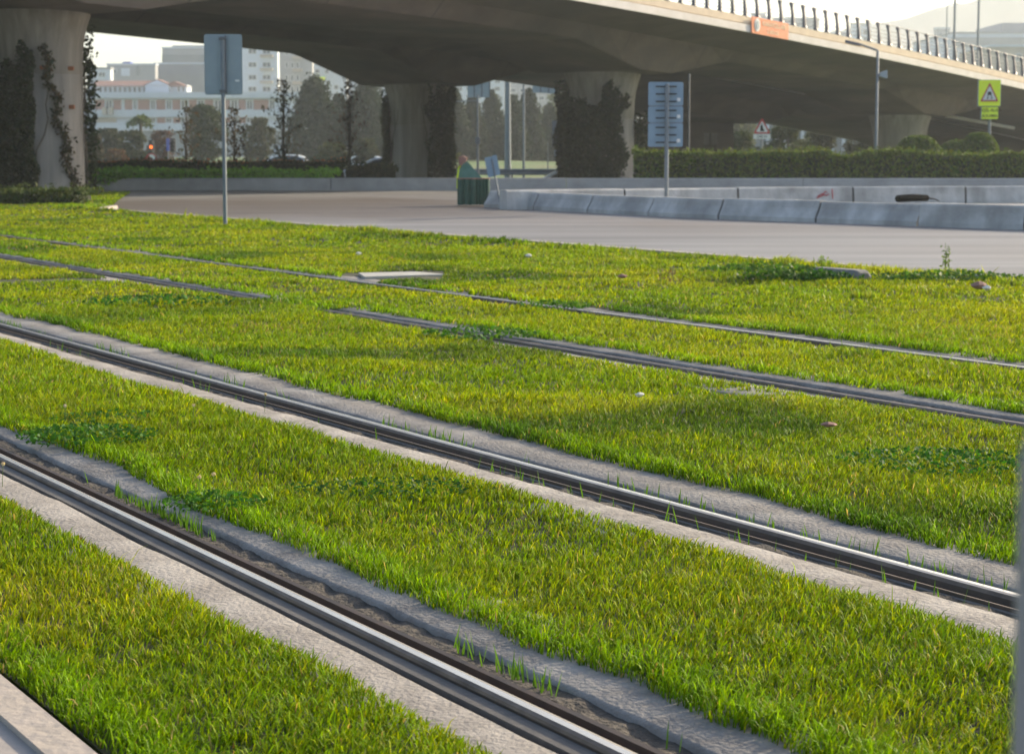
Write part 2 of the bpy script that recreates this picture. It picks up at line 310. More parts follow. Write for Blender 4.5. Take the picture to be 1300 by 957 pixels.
for i, (dc, sg) in enumerate(RAILS):
    t = thing('tram_rail', rl[i], 'rail', (0, 0, 0), 0, None)
    def Q(pts): return [(dc+sg*q, z) for q, z in pts]
    TOP = M['railworn'] if i == 2 else M['railtop']; TOP2 = M['railworn'] if i == 2 else M['railtop2']
    mb = MB(); hp = Q([(-.023, -.05), (-.023, -.010), (-.020, -.004), (-.012, 0), (.005, .0005), (.015, -.002), (.022, -.011), (.029, -.055)])
    profile(mb, hp, [M['railside'], M['railworn'], M['railworn'], TOP, TOP2, M['railworn'], M['railside']]); mb.build('rail_head', t)
    mb = MB(); profile(mb, Q([(.029, -.055), (.062, -.058), (.066, -.014), (.078, -.012), (.082, -.05)]), [M['dark'], M['railside'], M['railside'], M['railside']]); mb.build('groove', t)
    mb = MB(); profile(mb, Q([(-.066, -.06), (-.064, -.016), (-.026, -.014), (-.023, -.05)]), [M['rubber']]*3); profile(mb, Q([(.082, -.05), (.083, -.020), (.092, -.022), (.094, -.07)]), [M['rubber']]*3); mb.build('rubber_seal', t)
    mb = MB(); strip(mb, dc-.16, dc+.16, -.062, -.062, M['dirt']); o = mb.build('track_dirt'); tag(o, kind='structure')
    w_out = .30 if i in (0, 2) else .28
    a, c = sorted((dc-sg*.075, dc-sg*(.075+w_out))); o = edge_strip('concrete_strip', a, c, -.012, 20+i, *((.02, .008) if sg > 0 else (.008, .02))); tag(o, kind='structure')
    a, c = sorted((dc+sg*.148, dc+sg*.43)); o = edge_strip('concrete_strip', a, c, -.010, 30+i, *((.012, .02) if sg > 0 else (.02, .012))); tag(o, kind='structure')
    mb = MB(); a, c = sorted((dc+sg*.092, dc+sg*.156)); ss_ = np.concatenate([np.arange(S0, 18, .02), np.arange(18, S1, .4)]); dd_ = np.linspace(a, c, 6); A_, B_ = np.meshgrid(dd_, ss_); X_, Y_ = ds2xy(A_, B_)
    Z_ = -.024+(fbm(X_*22, Y_*22, 77)-.5)*.018+.004*(fbm(X_*60, Y_*60, 78)-.5); i_ = np.arange(len(ss_)-1)[:, None]*6+np.arange(5)[None, :]
    o = npmesh('gutter_dirt', np.stack([X_, Y_, Z_], -1).reshape(-1, 3), [np.stack([i_, i_+1, i_+7, i_+6], -1).reshape(-1, 4)], M['dirt']); tag(o, kind='structure')
# lawn soil
LI0 = [(1.10, 1.67), (2.16, 3.08), (3.68, 5.47), (5.84, 6.90), (7.27, LAWN_D)]
V = []; Fs = []; base = 0
for (a, c) in LI0:
    dd = np.linspace(a, c, max(3, int((c-a)/.12))); ss = np.arange(-3, 75, .2); A, B = np.meshgrid(dd, ss)
    X, Y = ds2xy(A, B); edge = np.minimum(A-a, c-A); Z = -.008+(fbm(X*1.3, Y*1.3, 5)-.45)*.07*np.clip(edge/.25, 0, 1)-.012*(edge < .02)
    n = len(dd); i = np.arange(len(ss)-1)[:, None]*n+np.arange(n-1)[None, :]
    Fs.append(np.stack([i, i+1, i+1+n, i+n], -1).reshape(-1, 4)+base); V.append(np.stack([X, Y, Z], -1).reshape(-1, 3)); base += X.size
# apron of lawn around the big pier
ap = [ds2xy(LAWN_D, 34), (-8.0, 38.2), (-8.7, 40), (-9.4, 43), (-9.9, 47), (-10.4, 51.5), (-14, 52.3), (-50, 52.5), (-50, 36)]
b = len(V); o = npmesh('lawn', np.concatenate(V), Fs, M['soil']); tag(o, kind='structure')
sheet('lawn_apron', ap, .0, M['soil'])
mb = MB(); kp = [ds2xy(LAWN_D+.08, -40), ds2xy(LAWN_D+.08, 12.0)]
def kerb(name, pts, wd, z0, z1, m, kind=True, cut=.0):
    mb = MB(); P = [Vector((x, y, 0)) for x, y in pts]; R = []
    for i, p in enumerate(P):
        t = (P[min(i+1, len(P)-1)]-P[max(i-1, 0)]).normalized(); nn = Vector((t.y, -t.x, 0))
        R.append([(p-nn*wd/2)+Vector((0, 0, z0)), (p-nn*wd/2)+Vector((0, 0, z1)), (p+nn*(wd/2-.02))+Vector((0, 0, z1)), (p+nn*wd/2)+Vector((0, 0, z1-.025)), (p+nn*wd/2)+Vector((0, 0, z0))])
    mb.loft(R, m, True, True); o = mb.build(name)
    if kind: tag(o, kind='structure')
    return o
kerb('kerb', [ds2xy(LAWN_D+.06, s) for s in np.linspace(13.1, 34.5, 12)]+[(-7.85, 37.4)], .14, -.05, .035, M['kerb'])
kerb('kerb', [ds2xy(LAWN_D+.30, -30), ds2xy(LAWN_D+.2, 10.5)], .14, -.05, .01, M['kerb'])
kerb('platform_kerb', [ds2xy(1.03, -10), ds2xy(1.03, 60)], .10, -.1, .012, M['kerb'])

# ---------------------------------------------------------------- grass
def grass_ok(X, Y, rr):
    d, s = xy2ds(X, Y); e = (fbm(s*1.3, d*.6, 41)-.5)*.15+(fbm(s*7, d*2, 42)-.5)*.05; ok = np.zeros(len(X), bool); edge = np.full(len(X), 9.); side = np.zeros(len(X))
    for k, (a, c) in enumerate(LI0):
        a1 = a+e*(1 if k else .2)-.01; c1 = c+(fbm(s*1.4, d*.2+k*9, 43)-.5)*.15
        if k == 2: c1 = c1+np.where((s > 11.7) & (s < 12.8), .14, 0)+np.where(s > 19, .03, 0)
        if k == 3: a1 = a1-np.where((s > 11.7) & (s < 12.8), .24, 0)-np.where((s > 16.5), .03, 0); c1 = c1+.04*(s > 12)
        if k == 4: a1 = a1-np.where((s > 11.0) & (s < 14.0), .09, 0)-np.where(s > 15.2, .05, 0)
        if k == 4: c1 = c1+.10*(fbm(s*1.3, s*0, 50)-.3)+np.where(s < 12.4, .35*(fbm(s*.8, s*0+3, 51)), 0)
        m = (d > a1) & (d < c1); ok |= m
        edge = np.where(m, np.minimum(d-a1, c1-d), edge); side = np.where(m, d-a1, side)
    # apron round the pier
    ap_ = (d >= LAWN_D) & (s > 34) & (Y > 36) & (X < -7.9-(Y-37)*.17) & (Y < 52); ok |= ap_
    # shallow bare drain slot crossing the middle lawn on the far left
    sy = Y-(16.25+.64*(X+3.31)); slot = (sy < .10+.04*vnoise(X*3, Y*3, 9)) & (sy > -.55+.15*vnoise(X*2, Y*2, 10)) & (X < -3.2) & (d > 3.7) & (d < 5.6); ok &= ~slot
    # manhole slab
    ok &= ~((np.abs(X+1.05) < .45) & (np.abs(Y-16.45) < .55) & (d > 7.15))
    return ok, edge, side, d, s
def make_grass():
    bands = [(2.9, 5, 22000, .0029, 1.0, 3), (5, 8, 15000, .0036, 1.0, 3), (8, 13, 7500, .0052, 1.0, 2), (13, 21, 3200, .0085, 1.05, 2), (21, 31, 1300, .014, 1.1, 2), (31, 53, 450, .024, 1.15, 2)]
    VV = []; TT = []; F4 = []; F3 = []; base = 0
    for (y0, y1, den, bw, hs, seg) in bands:
        hw = .285*y1+.9; n = int((y1-y0)*2*hw*den/6); tx = rng.uniform(-hw, hw, n); ty = rng.uniform(y0, y1, n)
        m = np.abs(tx) < .285*ty+.9; tx = tx[m]; ty = ty[m]
        # tufts of ~6 blades; density drops in thin patches
        dn = fbm(tx*1.7, ty*1.7, 61); keep = rng.random(len(tx)) < np.clip(.55+dn*1.1, 0, 1); tx = tx[keep]; ty = ty[keep]; n = len(tx)
        X = np.repeat(tx, 6)+rng.normal(0, .016, n*6); Y = np.repeat(ty, 6)+rng.normal(0, .016, n*6); tuft = np.repeat(rng.random(n), 6); tang = np.repeat(rng.uniform(0, 6.28, n), 6)
        ok, edge, side, d, s = grass_ok(X, Y, None)
        X, Y, edge, side, d, s, tuft, tang = [a[ok] for a in (X, Y, edge, side, d, s, tuft, tang)]; n = len(X)
        z0 = -.012+(fbm(X*1.3, Y*1.3, 5)-.45)*.07*np.clip(edge/.25, 0, 1)
        clump = fbm(X*2.3, Y*2.3, 71); big = fbm(X*.5, Y*.5, 72)
        fr = np.exp(-((side-.06)/.07)**2)                       # lush fringe on the far side of each concrete strip
        h = (.012+.020*clump+.012*big+.020*tuft**2)*(.7+.6*rng.random(n))+fr*.015*(.2+fbm(s*1.4, d*0, 73)*1.4)
        h += .05*np.clip(vnoise(X*1.5, Y*1.5, 75)-.74, 0, 1)*4*.5
        h *= hs*np.where(d > 3.6, .76, .84)*np.clip(.55+edge/.08, .5, 1)
        far = (d > 11.35) & (s < 36); h = np.where(far, h*1.45+.015*clump, h)
        h = np.where(d > 9, h*(.85+.5*big), h)
        # tall stems now and then
        st = rng.random(n) < .004; h = np.where(st, h*1.7, h)
        az = np.where(rng.random(n) < .5, tang, rng.uniform(0, 6.28, n)); lean = (.25+.6*rng.random(n))*h
        dx = np.cos(az)*lean+.12*h; dy = np.sin(az)*lean
        fa = az+1.57+rng.normal(0, .5, n); wx = np.cos(fa)*bw*.5*(.6+.8*rng.random(n)); wy = np.sin(fa)*bw*.5*(.6+.8*rng.random(n))
        P0 = np.stack([X, Y, z0], -1); Wv = np.stack([wx, wy, 0*wx], -1)
        # colour: fresh green base, yellow tips, straw blades, darker clover patches
        green = np.array([.155, .285, .002]); yel = np.array([.42, .43, .006]); straw = np.array([.40, .30, .12]); deep = np.array([.035, .115, .012])
        k = np.clip(.22+1.1*(fbm(X*.9, Y*.9, 81)-.45)+.30*rng.normal(size=n)-fr*.5, 0, 1)[:, None]
        c = green*(1-k)+yel*k
        dk = np.clip((vnoise(X*1.1, Y*1.1, 82)-.66)*5, 0, 1)[:, None]*.7; c = c*(1-dk)+deep*dk
        sb = (rng.random(n) < .02+.10*np.clip(fbm(X*.7, Y*.7, 88)-.6, 0, 1)*4)[:, None]; c = np.where(sb, straw, c); c = c*(.42+1.1*rng.random(n)**1.2)[:, None]*(1+fr*.25)[:, None]
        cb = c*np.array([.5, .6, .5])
        if seg == 3:
            f1, f2 = .40, .75
            A = P0+np.stack([dx*.18, dy*.18, h*f1], -1); B = P0+np.stack([dx*.55, dy*.55, h*f2], -1); T = P0+np.stack([dx*1.15, dy*1.15, h*(1-.18*lean/h)], -1)
            V = np.stack([P0-Wv*.8, P0+Wv*.8, A-Wv, A+Wv, B-Wv*.75, B+Wv*.75, T], 1); nv = 7
            i = base+np.arange(n)[:, None]*nv; F4 += [i+np.array([[0, 1, 3, 2]]), i+np.array([[2, 3, 5, 4]])]; F3.append(i+np.array([[4, 5, 6]]))
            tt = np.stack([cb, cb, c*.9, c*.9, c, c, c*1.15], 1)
        else:
            A = P0+np.stack([dx*.3, dy*.3, h*.55], -1); T = P0+np.stack([dx, dy, h], -1)
            V = np.stack([P0-Wv*.8, P0+Wv*.8, A-Wv, A+Wv, T], 1); nv = 5
            i = base+np.arange(n)[:, None]*nv; F4.append(i+np.array([[0, 1, 3, 2]])); F3.append(i+np.array([[2, 3, 4]]))
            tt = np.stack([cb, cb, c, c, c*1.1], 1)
        VV.append(V.reshape(-1, 3)); TT.append(tt.reshape(-1, 3)); base += n*nv; print('grass band', y0, n)
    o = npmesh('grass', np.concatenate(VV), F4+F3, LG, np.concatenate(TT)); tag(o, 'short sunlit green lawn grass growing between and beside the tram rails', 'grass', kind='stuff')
make_grass()
# seedlings in the gutter strips
def seedlings():
    n = 7000; s = rng.uniform(-1, 14, n); k = rng.random(n); d = np.where(k < .8, 1.888+.122, np.where(k < .84, 3.392-.122, 3.392+.068))+rng.normal(0, .006, n)
    m = rng.random(n) < np.clip((fbm(s*1.7, d*3, 91)-.42)*3.2, 0, 1); s = s[m]; d = d[m]; n = len(s); X, Y = ds2xy(d, s); h = .012+.035*rng.random(n)**2; az = rng.uniform(0, 6.28, n)
    P = np.stack([X, Y, np.full(n, -.026)], -1); W = np.stack([np.cos(az), np.sin(az), 0*az], -1)*.0022; T = P+np.stack([np.cos(az+1)*h*.4, np.sin(az+1)*h*.4, h+.02], -1); A = P*.5+T*.5
    V = np.stack([P-W, P+W, A-W, A+W, T], 1).reshape(-1, 3); i = np.arange(n)[:, None]*5
    o = npmesh('seedlings', V, [i+np.array([[0, 1, 3, 2]]), i+np.array([[2, 3, 4]])], LG, np.tile(np.array([[.09, .2, .02]]), (5*n, 1))); tag(o, 'tiny grass seedlings sprouting in the gutters beside the rails', 'seedlings', kind='stuff')
seedlings()

# weeds: small leaved plants
def weed(name, label, cat, px, py, rx, ry, h, n, size, col, seed, group=None):
    r = np.random.default_rng(seed); c = gnd(px, py); t = thing(name, label, cat, (c.x, c.y, 0), 0, group)
    a = r.uniform(0, 6.28, n); q_ = np.sqrt(r.random(n)); P = np.stack([rx*q_*np.cos(a), ry*q_*np.sin(a), (.3+.7*r.random(n))*h*(1-.5*q_)], -1)
    nr = np.tile(np.array([[0, -.3, 1.]]), (n, 1)); leaf_cloud('leaves', P, size, col, t, LG, .35, 1.15, 0, .1, seed, nr)
    return t
weed('clover_patch', 'bushy clover patch at the edge of the near concrete strip on the left', 'clover', 110, 560, .26, .22, .07, 800, .017, (.045, .14, .015), 1)
weed('clover_patch', 'small clover clump spilling onto the concrete with two pale flowers', 'clover', 270, 645, .16, .12, .06, 420, .014, (.05, .15, .015), 2)
weed('leafy_weed', 'dark feathery leafy weed spreading in the grass at the right edge', 'weed', 1195, 592, .36, .26, .06, 900, .015, (.035, .13, .012), 3)
weed('leafy_weed', 'low weed covering the second pair of rails near the middle of the photo', 'weed', 612, 428, .35, .30, .07, 350, .026, (.06, .16, .015), 4)
weed('leafy_weed', 'dark green weed patch in the lawn at the far left below the drain slot', 'weed', 205, 386, .55, .40, .07, 400, .03, (.045, .14, .015), 5)
weed('leafy_weed', 'green weed clump beside the farthest tram rail', 'weed', 700, 392, .28, .2, .07, 200, .026, (.06, .16, .015), 6)
weed('leafy_weed', 'dense weed clump in front of the broken kerb end', 'weed', 1045, 359, .34, .14, .12, 520, .03, (.04, .12, .015), 7)
weed('leafy_weed', 'long weeds hiding the left half of the broken kerb end', 'weed', 1010, 357, .5, .2, .14, 800, .035, (.05, .13, .015), 17)
weed('leafy_weed', 'bright grassy weeds left of the broken kerb end', 'weed', 965, 347, .6, .25, .11, 600, .035, (.07, .16, .015), 18)
weed('leafy_weed', 'weeds bunched at the road edge around the tall thin weed', 'weed', 1205, 358, .7, .25, .11, 700, .035, (.05, .13, .015), 19)
weed('clover_patch', 'clover growing in the grass near the lower middle', 'clover', 500, 625, .34, .16, .05, 420, .014, (.035, .11, .014), 8)
weed('clover_patch', 'clover growing beside the near concrete strip at left behind the pale flowers', 'clover', 150, 535, .3, .14, .05, 300, .016, (.045, .14, .015), 9)
def stalks(px, py, label, hs, seed, col=(.10, .17, .03)):
    c = gnd(px, py); t = thing('tall_weed', label, 'weed', (c.x, c.y, 0)); r = np.random.default_rng(seed); P = []
    for k in range(hs[0]):
        a = r.uniform(-.12, .12); L_ = hs[1]*(.6+.4*r.random()); x0 = r.uniform(-.06, .06); y0 = r.uniform(-.06, .06); pts = [(x0, y0, 0), (x0+a*.3*L_, y0, L_*.5), (x0+a*L_, y0, L_)]
        mb = MB(); mb.tube(pts, [.0025, .002, .001], M['bank'], 5); mb.build('stem', t)
        for j in range(14): f = .25+.75*r.random(); P.append((x0+a*f*L_+r.normal()*.02, y0+r.normal()*.02, f*L_))
    leaf_cloud('leaves', np.array(P), .02, col, t, LG, .3, 1.8, 0, .1, seed)
stalks(1195, 345, 'thin tall weed with tiny leaves standing at the road edge on the right', (5, .28), 21)
stalks(1048, 345, 'upright yellow-green weed beside the broken kerb end', (6, .16), 22, (.2, .3, .03))
stalks(845, 362, 'dry branching weed stalk in the far lawn', (3, .16), 23, (.2, .15, .08))
# clover flowers, litter, fallen leaves
def flower(px, py, h, label):
    c = gnd(px, py); t = thing('clover_flower', label, 'flower', (c.x, c.y, 0), 0, None); mb = MB(); mb.tube([(0, 0, 0), (.004, 0, h)], .001, M['bank'], 5); mb.build('stem', t)
    r = np.random.default_rng(int(px)); P = ball_pts(60, (.004, 0, h), (.006, .006, .005), r, .3); leaf_cloud('petals', P, .004, (.62, .55, .48), t, LG, .2, 1.6)
for px, py, l in [(82, 533, 'pale clover flower above the left clover patch'), (270, 626, 'pale clover flower beside the concrete strip, larger of the two at the clump'), (252, 630, 'small pale clover flower at the clump by the concrete, left of the larger one'), (336, 517, 'white clover flower next to the second rail'), (3, 612, 'white clover flower at the left edge by the nearest rail'), (245, 532, 'faint clover flower in the grass between the two nearest rails')]: flower(px, py+6, .075, l)
def litter(name, label, cat, px, py, size, m, seed, z=.04, flat=.5):
    c = gnd(px, py, z); r = np.random.default_rng(seed); mb = MB(); n = 7; rings = []
    for i in range(6):
        f = i/5; rad = math.sin(math.pi*(.08+.84*f)); rings.append([((rad*(.7+.6*r.random()))*math.cos(2*math.pi*k/n)*size, (rad*(.7+.6*r.random()))*math.sin(2*math.pi*k/n)*size*.7, (f-.5)*2*size*flat*(.8+.4*r.random())) for k in range(n)])
    mb.loft(rings, m, True, True); o = mb.build(name); o.location = (c.x, c.y, z+.01); tag(o, label, cat); return o
litter('crumpled_wrapper', 'brown crumpled wrapper lying in the grass near the right edge', 'litter', 1243, 364, .06, M['card'], 3)
litter('paper_scrap', 'white paper scrap against the brown wrapper in the grass', 'litter', 1253, 367, .035, M['paper'], 4)
litter('paper_scrap', 'pale blue-white paper scrap at the road edge above the brown wrapper', 'litter', 1243, 351, .035, M['white'], 5)
litter('paper_scrap', 'small white scrap in the middle lawn beyond the second rail', 'litter', 812, 504, .02, M['paper'], 6)
litter('paper_scrap', 'white scrap in the far lawn near the middle', 'litter', 671, 326, .035, M['paper'], 7)
litter('paper_scrap', 'pair of white specks of paper in the far lawn left of the middle', 'litter', 455, 323, .03, M['paper'], 8)
litter('fallen_leaf', 'dark red fallen leaf in the grass right of the middle', 'leaf', 1052, 542, .03, M['card'], 9, .05, .3)
litter('fallen_leaf', 'brown fallen leaf in the far lawn beyond the farthest rail', 'leaf', 790, 352, .04, M['card'], 10, .05, .4)
litter('fallen_leaf', 'orange brown leaf beside the nearest rail on the concrete', 'leaf', 585, 765, .008, M['copper'], 12, 0, .3)

# pale slab beside the far rail, broken kerb end
mb = MB(); a = [gnd(463, 353), gnd(568, 350), gnd(528, 346.5), gnd(455, 348)]
mb.loft([[(p.x, p.y, z) for p in a] for z in (-.05, .012)], M['slab'], True, True); o = mb.build('concrete_slab', bevel=.01); tag(o, 'pale flat concrete cover slab in the grass beside the farthest rail', 'slab')
c = gnd(1070, 357); mb = MB(); L_ = .52
rings = []
for i, f in enumerate([0, .02, .5, .9, .97, 1.0]):
    k = [1, 1, 1, 1, .93, .75][i]; x = -.28+f*L_
    rings.append([(x, -.11*k, -.05), (x, -.11*k, .055*k), (x, -.06*k, .105*k), (x, .06*k, .105*k), (x, .11*k, .055*k), (x, .11*k, -.05)])
mb.loft(rings, M['darkgreyc'], True, True); o = mb.build('kerb_end_block', bevel=.008); o.location = (c.x, c.y, 0); o.rotation_euler = (0, 0, math.atan2(-TU[1], -TU[0])+math.pi*.0+.08); tag(o, 'rounded grey concrete end block of the kerb, half buried in weeds', 'kerb block')
# ---------------------------------------------------------------- viaducts
def zlow(s): return 4.55-.0235*s-.000482*s*s
def zedge(s): return 6.14-.0343*s-.000482*s*s
def vp(s, w_, z, off=0):
    p = N1+U*s+NN*(w_-off); return (p[0], p[1], z)
def viaduct(label, off, piers, mid, near):
    t = thing('viaduct', label, 'viaduct', tuple(vp(0, 0, 0, off)), 0, 'concrete viaduct decks'); base = Vector(t.location)
    def L(p): return (p[0]-base.x, p[1]-base.y, p[2]-base.z)
    ss = sorted(set(list(np.arange(-60, 84, 1.5))+[p+k for p in [p_ for p_, _ in piers]+([] if near else [40.8, 45.4]) for k in (-4.4, -.9, 0, .9, 4.4)])); R = []
    for s in ss:
        k = min(abs(s-p) for p in [p_ for p_, _ in piers]+([] if near else [40.8, 42.5, 44.2, 45.4])); f = min(1, max(0, (k-.9)/3.5)); zs = zlow(s)+mid*f; ze = zedge(s); zs = min(zs, ze-.35)
        wn = float(np.interp(s, [0, 23, 43, 80], [3.1, 2.2, 1.6, 1.6])) if near else 2.2; wf = 2.2
        top = ze+.22; wno = 5 if near else 5.36; wfo = 5.36 if near else 5
        R.append([L(vp(s, w_, z, off)) for w_, z in [(wno, ze), (wno-.1, ze-.02), (wno-.15, ze+.0), (3.9, ze-.13), (wn+.55, ze-.26), (wn+.06, zs+.02), (wn, zs), (-wf, zs), (-wf-.1, zs+.03), (-wf-.9, ze-.30), (-3.6, ze-.16), (-wfo, ze), (-wfo, top), (wno, top)]])
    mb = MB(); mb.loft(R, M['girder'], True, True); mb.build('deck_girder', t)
    for sd in (1, -1):
        mb = MB(); R = []; R2 = []; eo = 0 if (sd == 1) == near else .34
        for s in np.arange(-60, 84, 1.5):
            ze = zedge(s)
            R.append([L(vp(s, sd*(w_+eo), z, off)) for w_, z in [(4.9, ze-.004), (5.06, ze-.004), (5.06, ze+.235), (4.9, ze+.235)]])
            R2.append([L(vp(s, sd*(w_+eo-.02), z, off)) for w_, z in [(4.78, ze+.236), (5.02, ze+.236), (5.02, ze+.262), (5.05, ze+.27), (5.05, ze+.50), (4.78, ze+.50)]])
        mb.loft(R, M['fascia'], True, True); mb.build('fascia', t)
        mb = MB(); mb.loft(R2, M['parapet'], True, True); mb.build('parapet', t)
    for s in [p+k for p, _ in piers for k in (-6.4, -2.1, 2.3, 7.2, 11.5)]:
        ks = min(abs(s-p) for p, _ in piers); f = min(1, max(0, (ks-.9)/3.5)); zs = min(zlow(s)+mid*f, zedge(s)-.35); ze = zedge(s); wn = float(np.interp(s, [0, 23, 43, 80], [3.1, 2.2, 1.6, 1.6])) if near else 2.2
        mb = MB(); mb.loft([[L(vp(s_, w_, z, off)) for w_, z in ((4.8, ze-.010), (3.9, ze-.14), (wn+.56, ze-.27), (wn+.07, zs+.012), (wn, zs-.006), (-2.2, zs-.006))] for s_ in (s, s+.035)], M['joint'], False); mb.build('deck_joint', t)
    for s, r in piers:
        c = L(vp(s, 0, 0, off)); zt = zlow(s); hf = min(.95, zt*.4); mb = MB()
        prof = [(r, -1.3), (r, zt-hf-.62), (r-.012, zt-hf-.61), (r-.012, zt-hf-.585), (r, zt-hf-.575), (r*1.01, zt-hf), (r*1.05, zt-hf*.66), (r*1.12, zt-hf*.33), (r*1.2, zt-.06), (r*1.2, zt+.02)]
        mb.lathe(prof, M['pier'], (c[0], c[1], 0), 48); pr = mb.build('pier', t)
        if s == 0 and near:
            for zz, ang in ((3.15, -32), (2.2, -32), (3.15, -71)):
                a = math.radians(ang); mb = MB(); x = c[0]+math.cos(a)*(r+.03); y = c[1]+math.sin(a)*(r+.03); mb.bbox((x-.07, y-.05, zz-.05), (x+.07, y+.05, zz+.05), M['copper'], .01); mb.build('bracket', pr)
    if not near:
        a = at(812, 190, 90); b = at(931, 190, 90); mb = MB(); mb.loft([[(x+dx-base.x, y-base.y, z) for x, y in ((a.x, 90), (b.x, 90), (b.x, 91.6), (a.x, 91.6))] for dx, z in ((0, -1), (0, 2.0), (0, 2.62))], M['girder'], True, True); pw = mb.build('pier_wall', t)
        for xa, xb in ((894, 900), (904, 911)):
            mb = MB(); p = at(xa, 169, 90); q = at(xb, 184, 90); mb.box((p.x-base.x, 90-.05-base.y, q.z), (q.x-base.x, 90-.002-base.y, p.z), M['pier']); mb.build('access_panel', pw)
    return t
viaduct('nearer concrete viaduct deck with a cream parapet and haunched girder, descending to the right', 0, [(-23, 1.08), (0, 1.08), (22.9, 1.1), (43.3, 1.1), (64, 1.1)], .70, True)
viaduct('rear concrete viaduct deck in shade, parallel to and behind the nearer one', 10.8, [(-20, 1.05), (2.5, 1.05), (25, 1.05), (65, 1.05)], .92, False)
# railing on the near parapet
rt = thing('bridge_railing', 'dark grey post-and-wire railing on the parapet of the nearer viaduct', 'railing', vp(14, 5, 0)); base = Vector(rt.location)
sp = .726; s_i = 22.9+(-4.2-14)*sp; np_ = 96; post_o = None
def rz_(s): return zedge(s)+.50
mbp = MB(); aU = math.atan2(U[1], U[0])
def post_mesh():
    mb = MB(); sec = [(0, .095, .06), (.06, .08, .05), (.10, .06, .042), (.45, .045, .036), (.62, .045, .036), (.70, .055, .04), (.76, .07, .042), (.82, .035, .025)]; R = []
    for z, a, b_ in sec:
        dx = .03+.10*(z/.82)**2; R.append([(sx*b_, -dx+sy*a, z) for sx, sy in ((-1, -1), (1, -1), (1, 1), (-1, 1))])
    mb.loft(R, M['railing'], True, True); return mb
for i in range(np_):
    s = s_i+i*sp; p = Vector(vp(s, 4.98, rz_(s)))-base
    if post_o is None: post_o = post_mesh().build('post', rt); o = post_o
    else: o = post_o.copy(); COL.objects.link(o); o.parent = rt
    o.location = p; o.rotation_euler = (0, 0, aU+math.pi)
for zz, rr in ((.14, .012), (.28, .010), (.42, .010), (.56, .010), (.79, .014)):
    mb = MB(); mb.tube([Vector(vp(s, 4.93-.05*zz, rz_(s)+zz))-base for s in np.arange(s_i-2, s_i+np_*sp, 2.5)], rr, M['railing'], 6); mb.build('rail_wire', rt)
# banner with lettering
def text_mesh(txt, size, m, name, parent, loc, rot, ext=.002, bold=0):
    cu = bpy.data.curves.new(name, 'FONT'); cu.body = txt; cu.size = size; cu.extrude = ext; cu.align_x = 'CENTER'; cu.align_y = 'CENTER'; cu.offset = bold
    o = bpy.data.objects.new('tmp', cu); COL.objects.link(o); dg = bpy.context.evaluated_depsgraph_get(); me = bpy.data.meshes.new_from_object(o.evaluated_get(dg)); bpy.data.objects.remove(o); bpy.data.curves.remove(cu)
    me.materials.clear(); me.materials.append(m); me.name = name; q = link(name, me, parent); q.location = loc; q.rotation_euler = rot; return q
sa, sb = 24.35, 26.55
pa = Vector(vp(sa, 5.10, zedge(sa))); pb = Vector(vp(sb, 5.10, zedge(sb))); Lb = (pb-pa).length
bt = thing('banner', 'orange banner with a pale oval emblem tied to the viaduct parapet', 'banner', pa, aU); sl_ = (pb.z-pa.z)/Lb
mb = MB(); mb.loft([[(x, y, z+sl_*x) for y, z in ((-.02, -.02), (.0, -.02), (.0, .52), (-.02, .52))] for x in np.linspace(0, Lb, 8)], M['orange'], True, True); mb.build('cloth', bt)
mb = MB(); n = 20; mb.loft([[(.30+.17*math.cos(2*math.pi*k/n)*q_, -.028-.004*j, .25+.22*math.sin(2*math.pi*k/n)*q_) for k in range(n)] for j, q_ in enumerate((1, 1, .02))], M['white'], True, True); mb.build('emblem', bt)
mb = MB(); mb.loft([[(.30+.10*math.cos(2*math.pi*k/n)*q_, -.042-.003*j, .25+.14*math.sin(2*math.pi*k/n)*q_) for k in range(n)] for j, q_ in enumerate((1, 1, .02))], M['signback'], True, True); mb.build('emblem_centre', bt)
rr_ = (math.pi/2, -math.atan(sl_)*-1*-1, 0)
text_mesh('KARAYOLLARI', .22, M['cream'], 'lettering', bt, (1.33, -.026, .35+sl_*1.33), (math.pi/2, math.atan(-sl_), 0), .003, .004)
text_mesh('2. BÖLGE', .17, M['cream'], 'lettering', bt, (1.25, -.026, .11+sl_*1.25), (math.pi/2, math.atan(-sl_), 0), .003, .004)
# pale tube added to imitate the sunlit streak on the rear fascia
a = at(1200, 147, 84); b_ = at(1288, 163, 84); mb = MB(); mb.tube([a, b_], .07, M['fascia'], 8); o = mb.build('sunlit_streak'); tag(o, 'pale slanting tube standing in for sunlight on the rear fascia under the viaduct on the right behind the yellow sign', 'pipe')

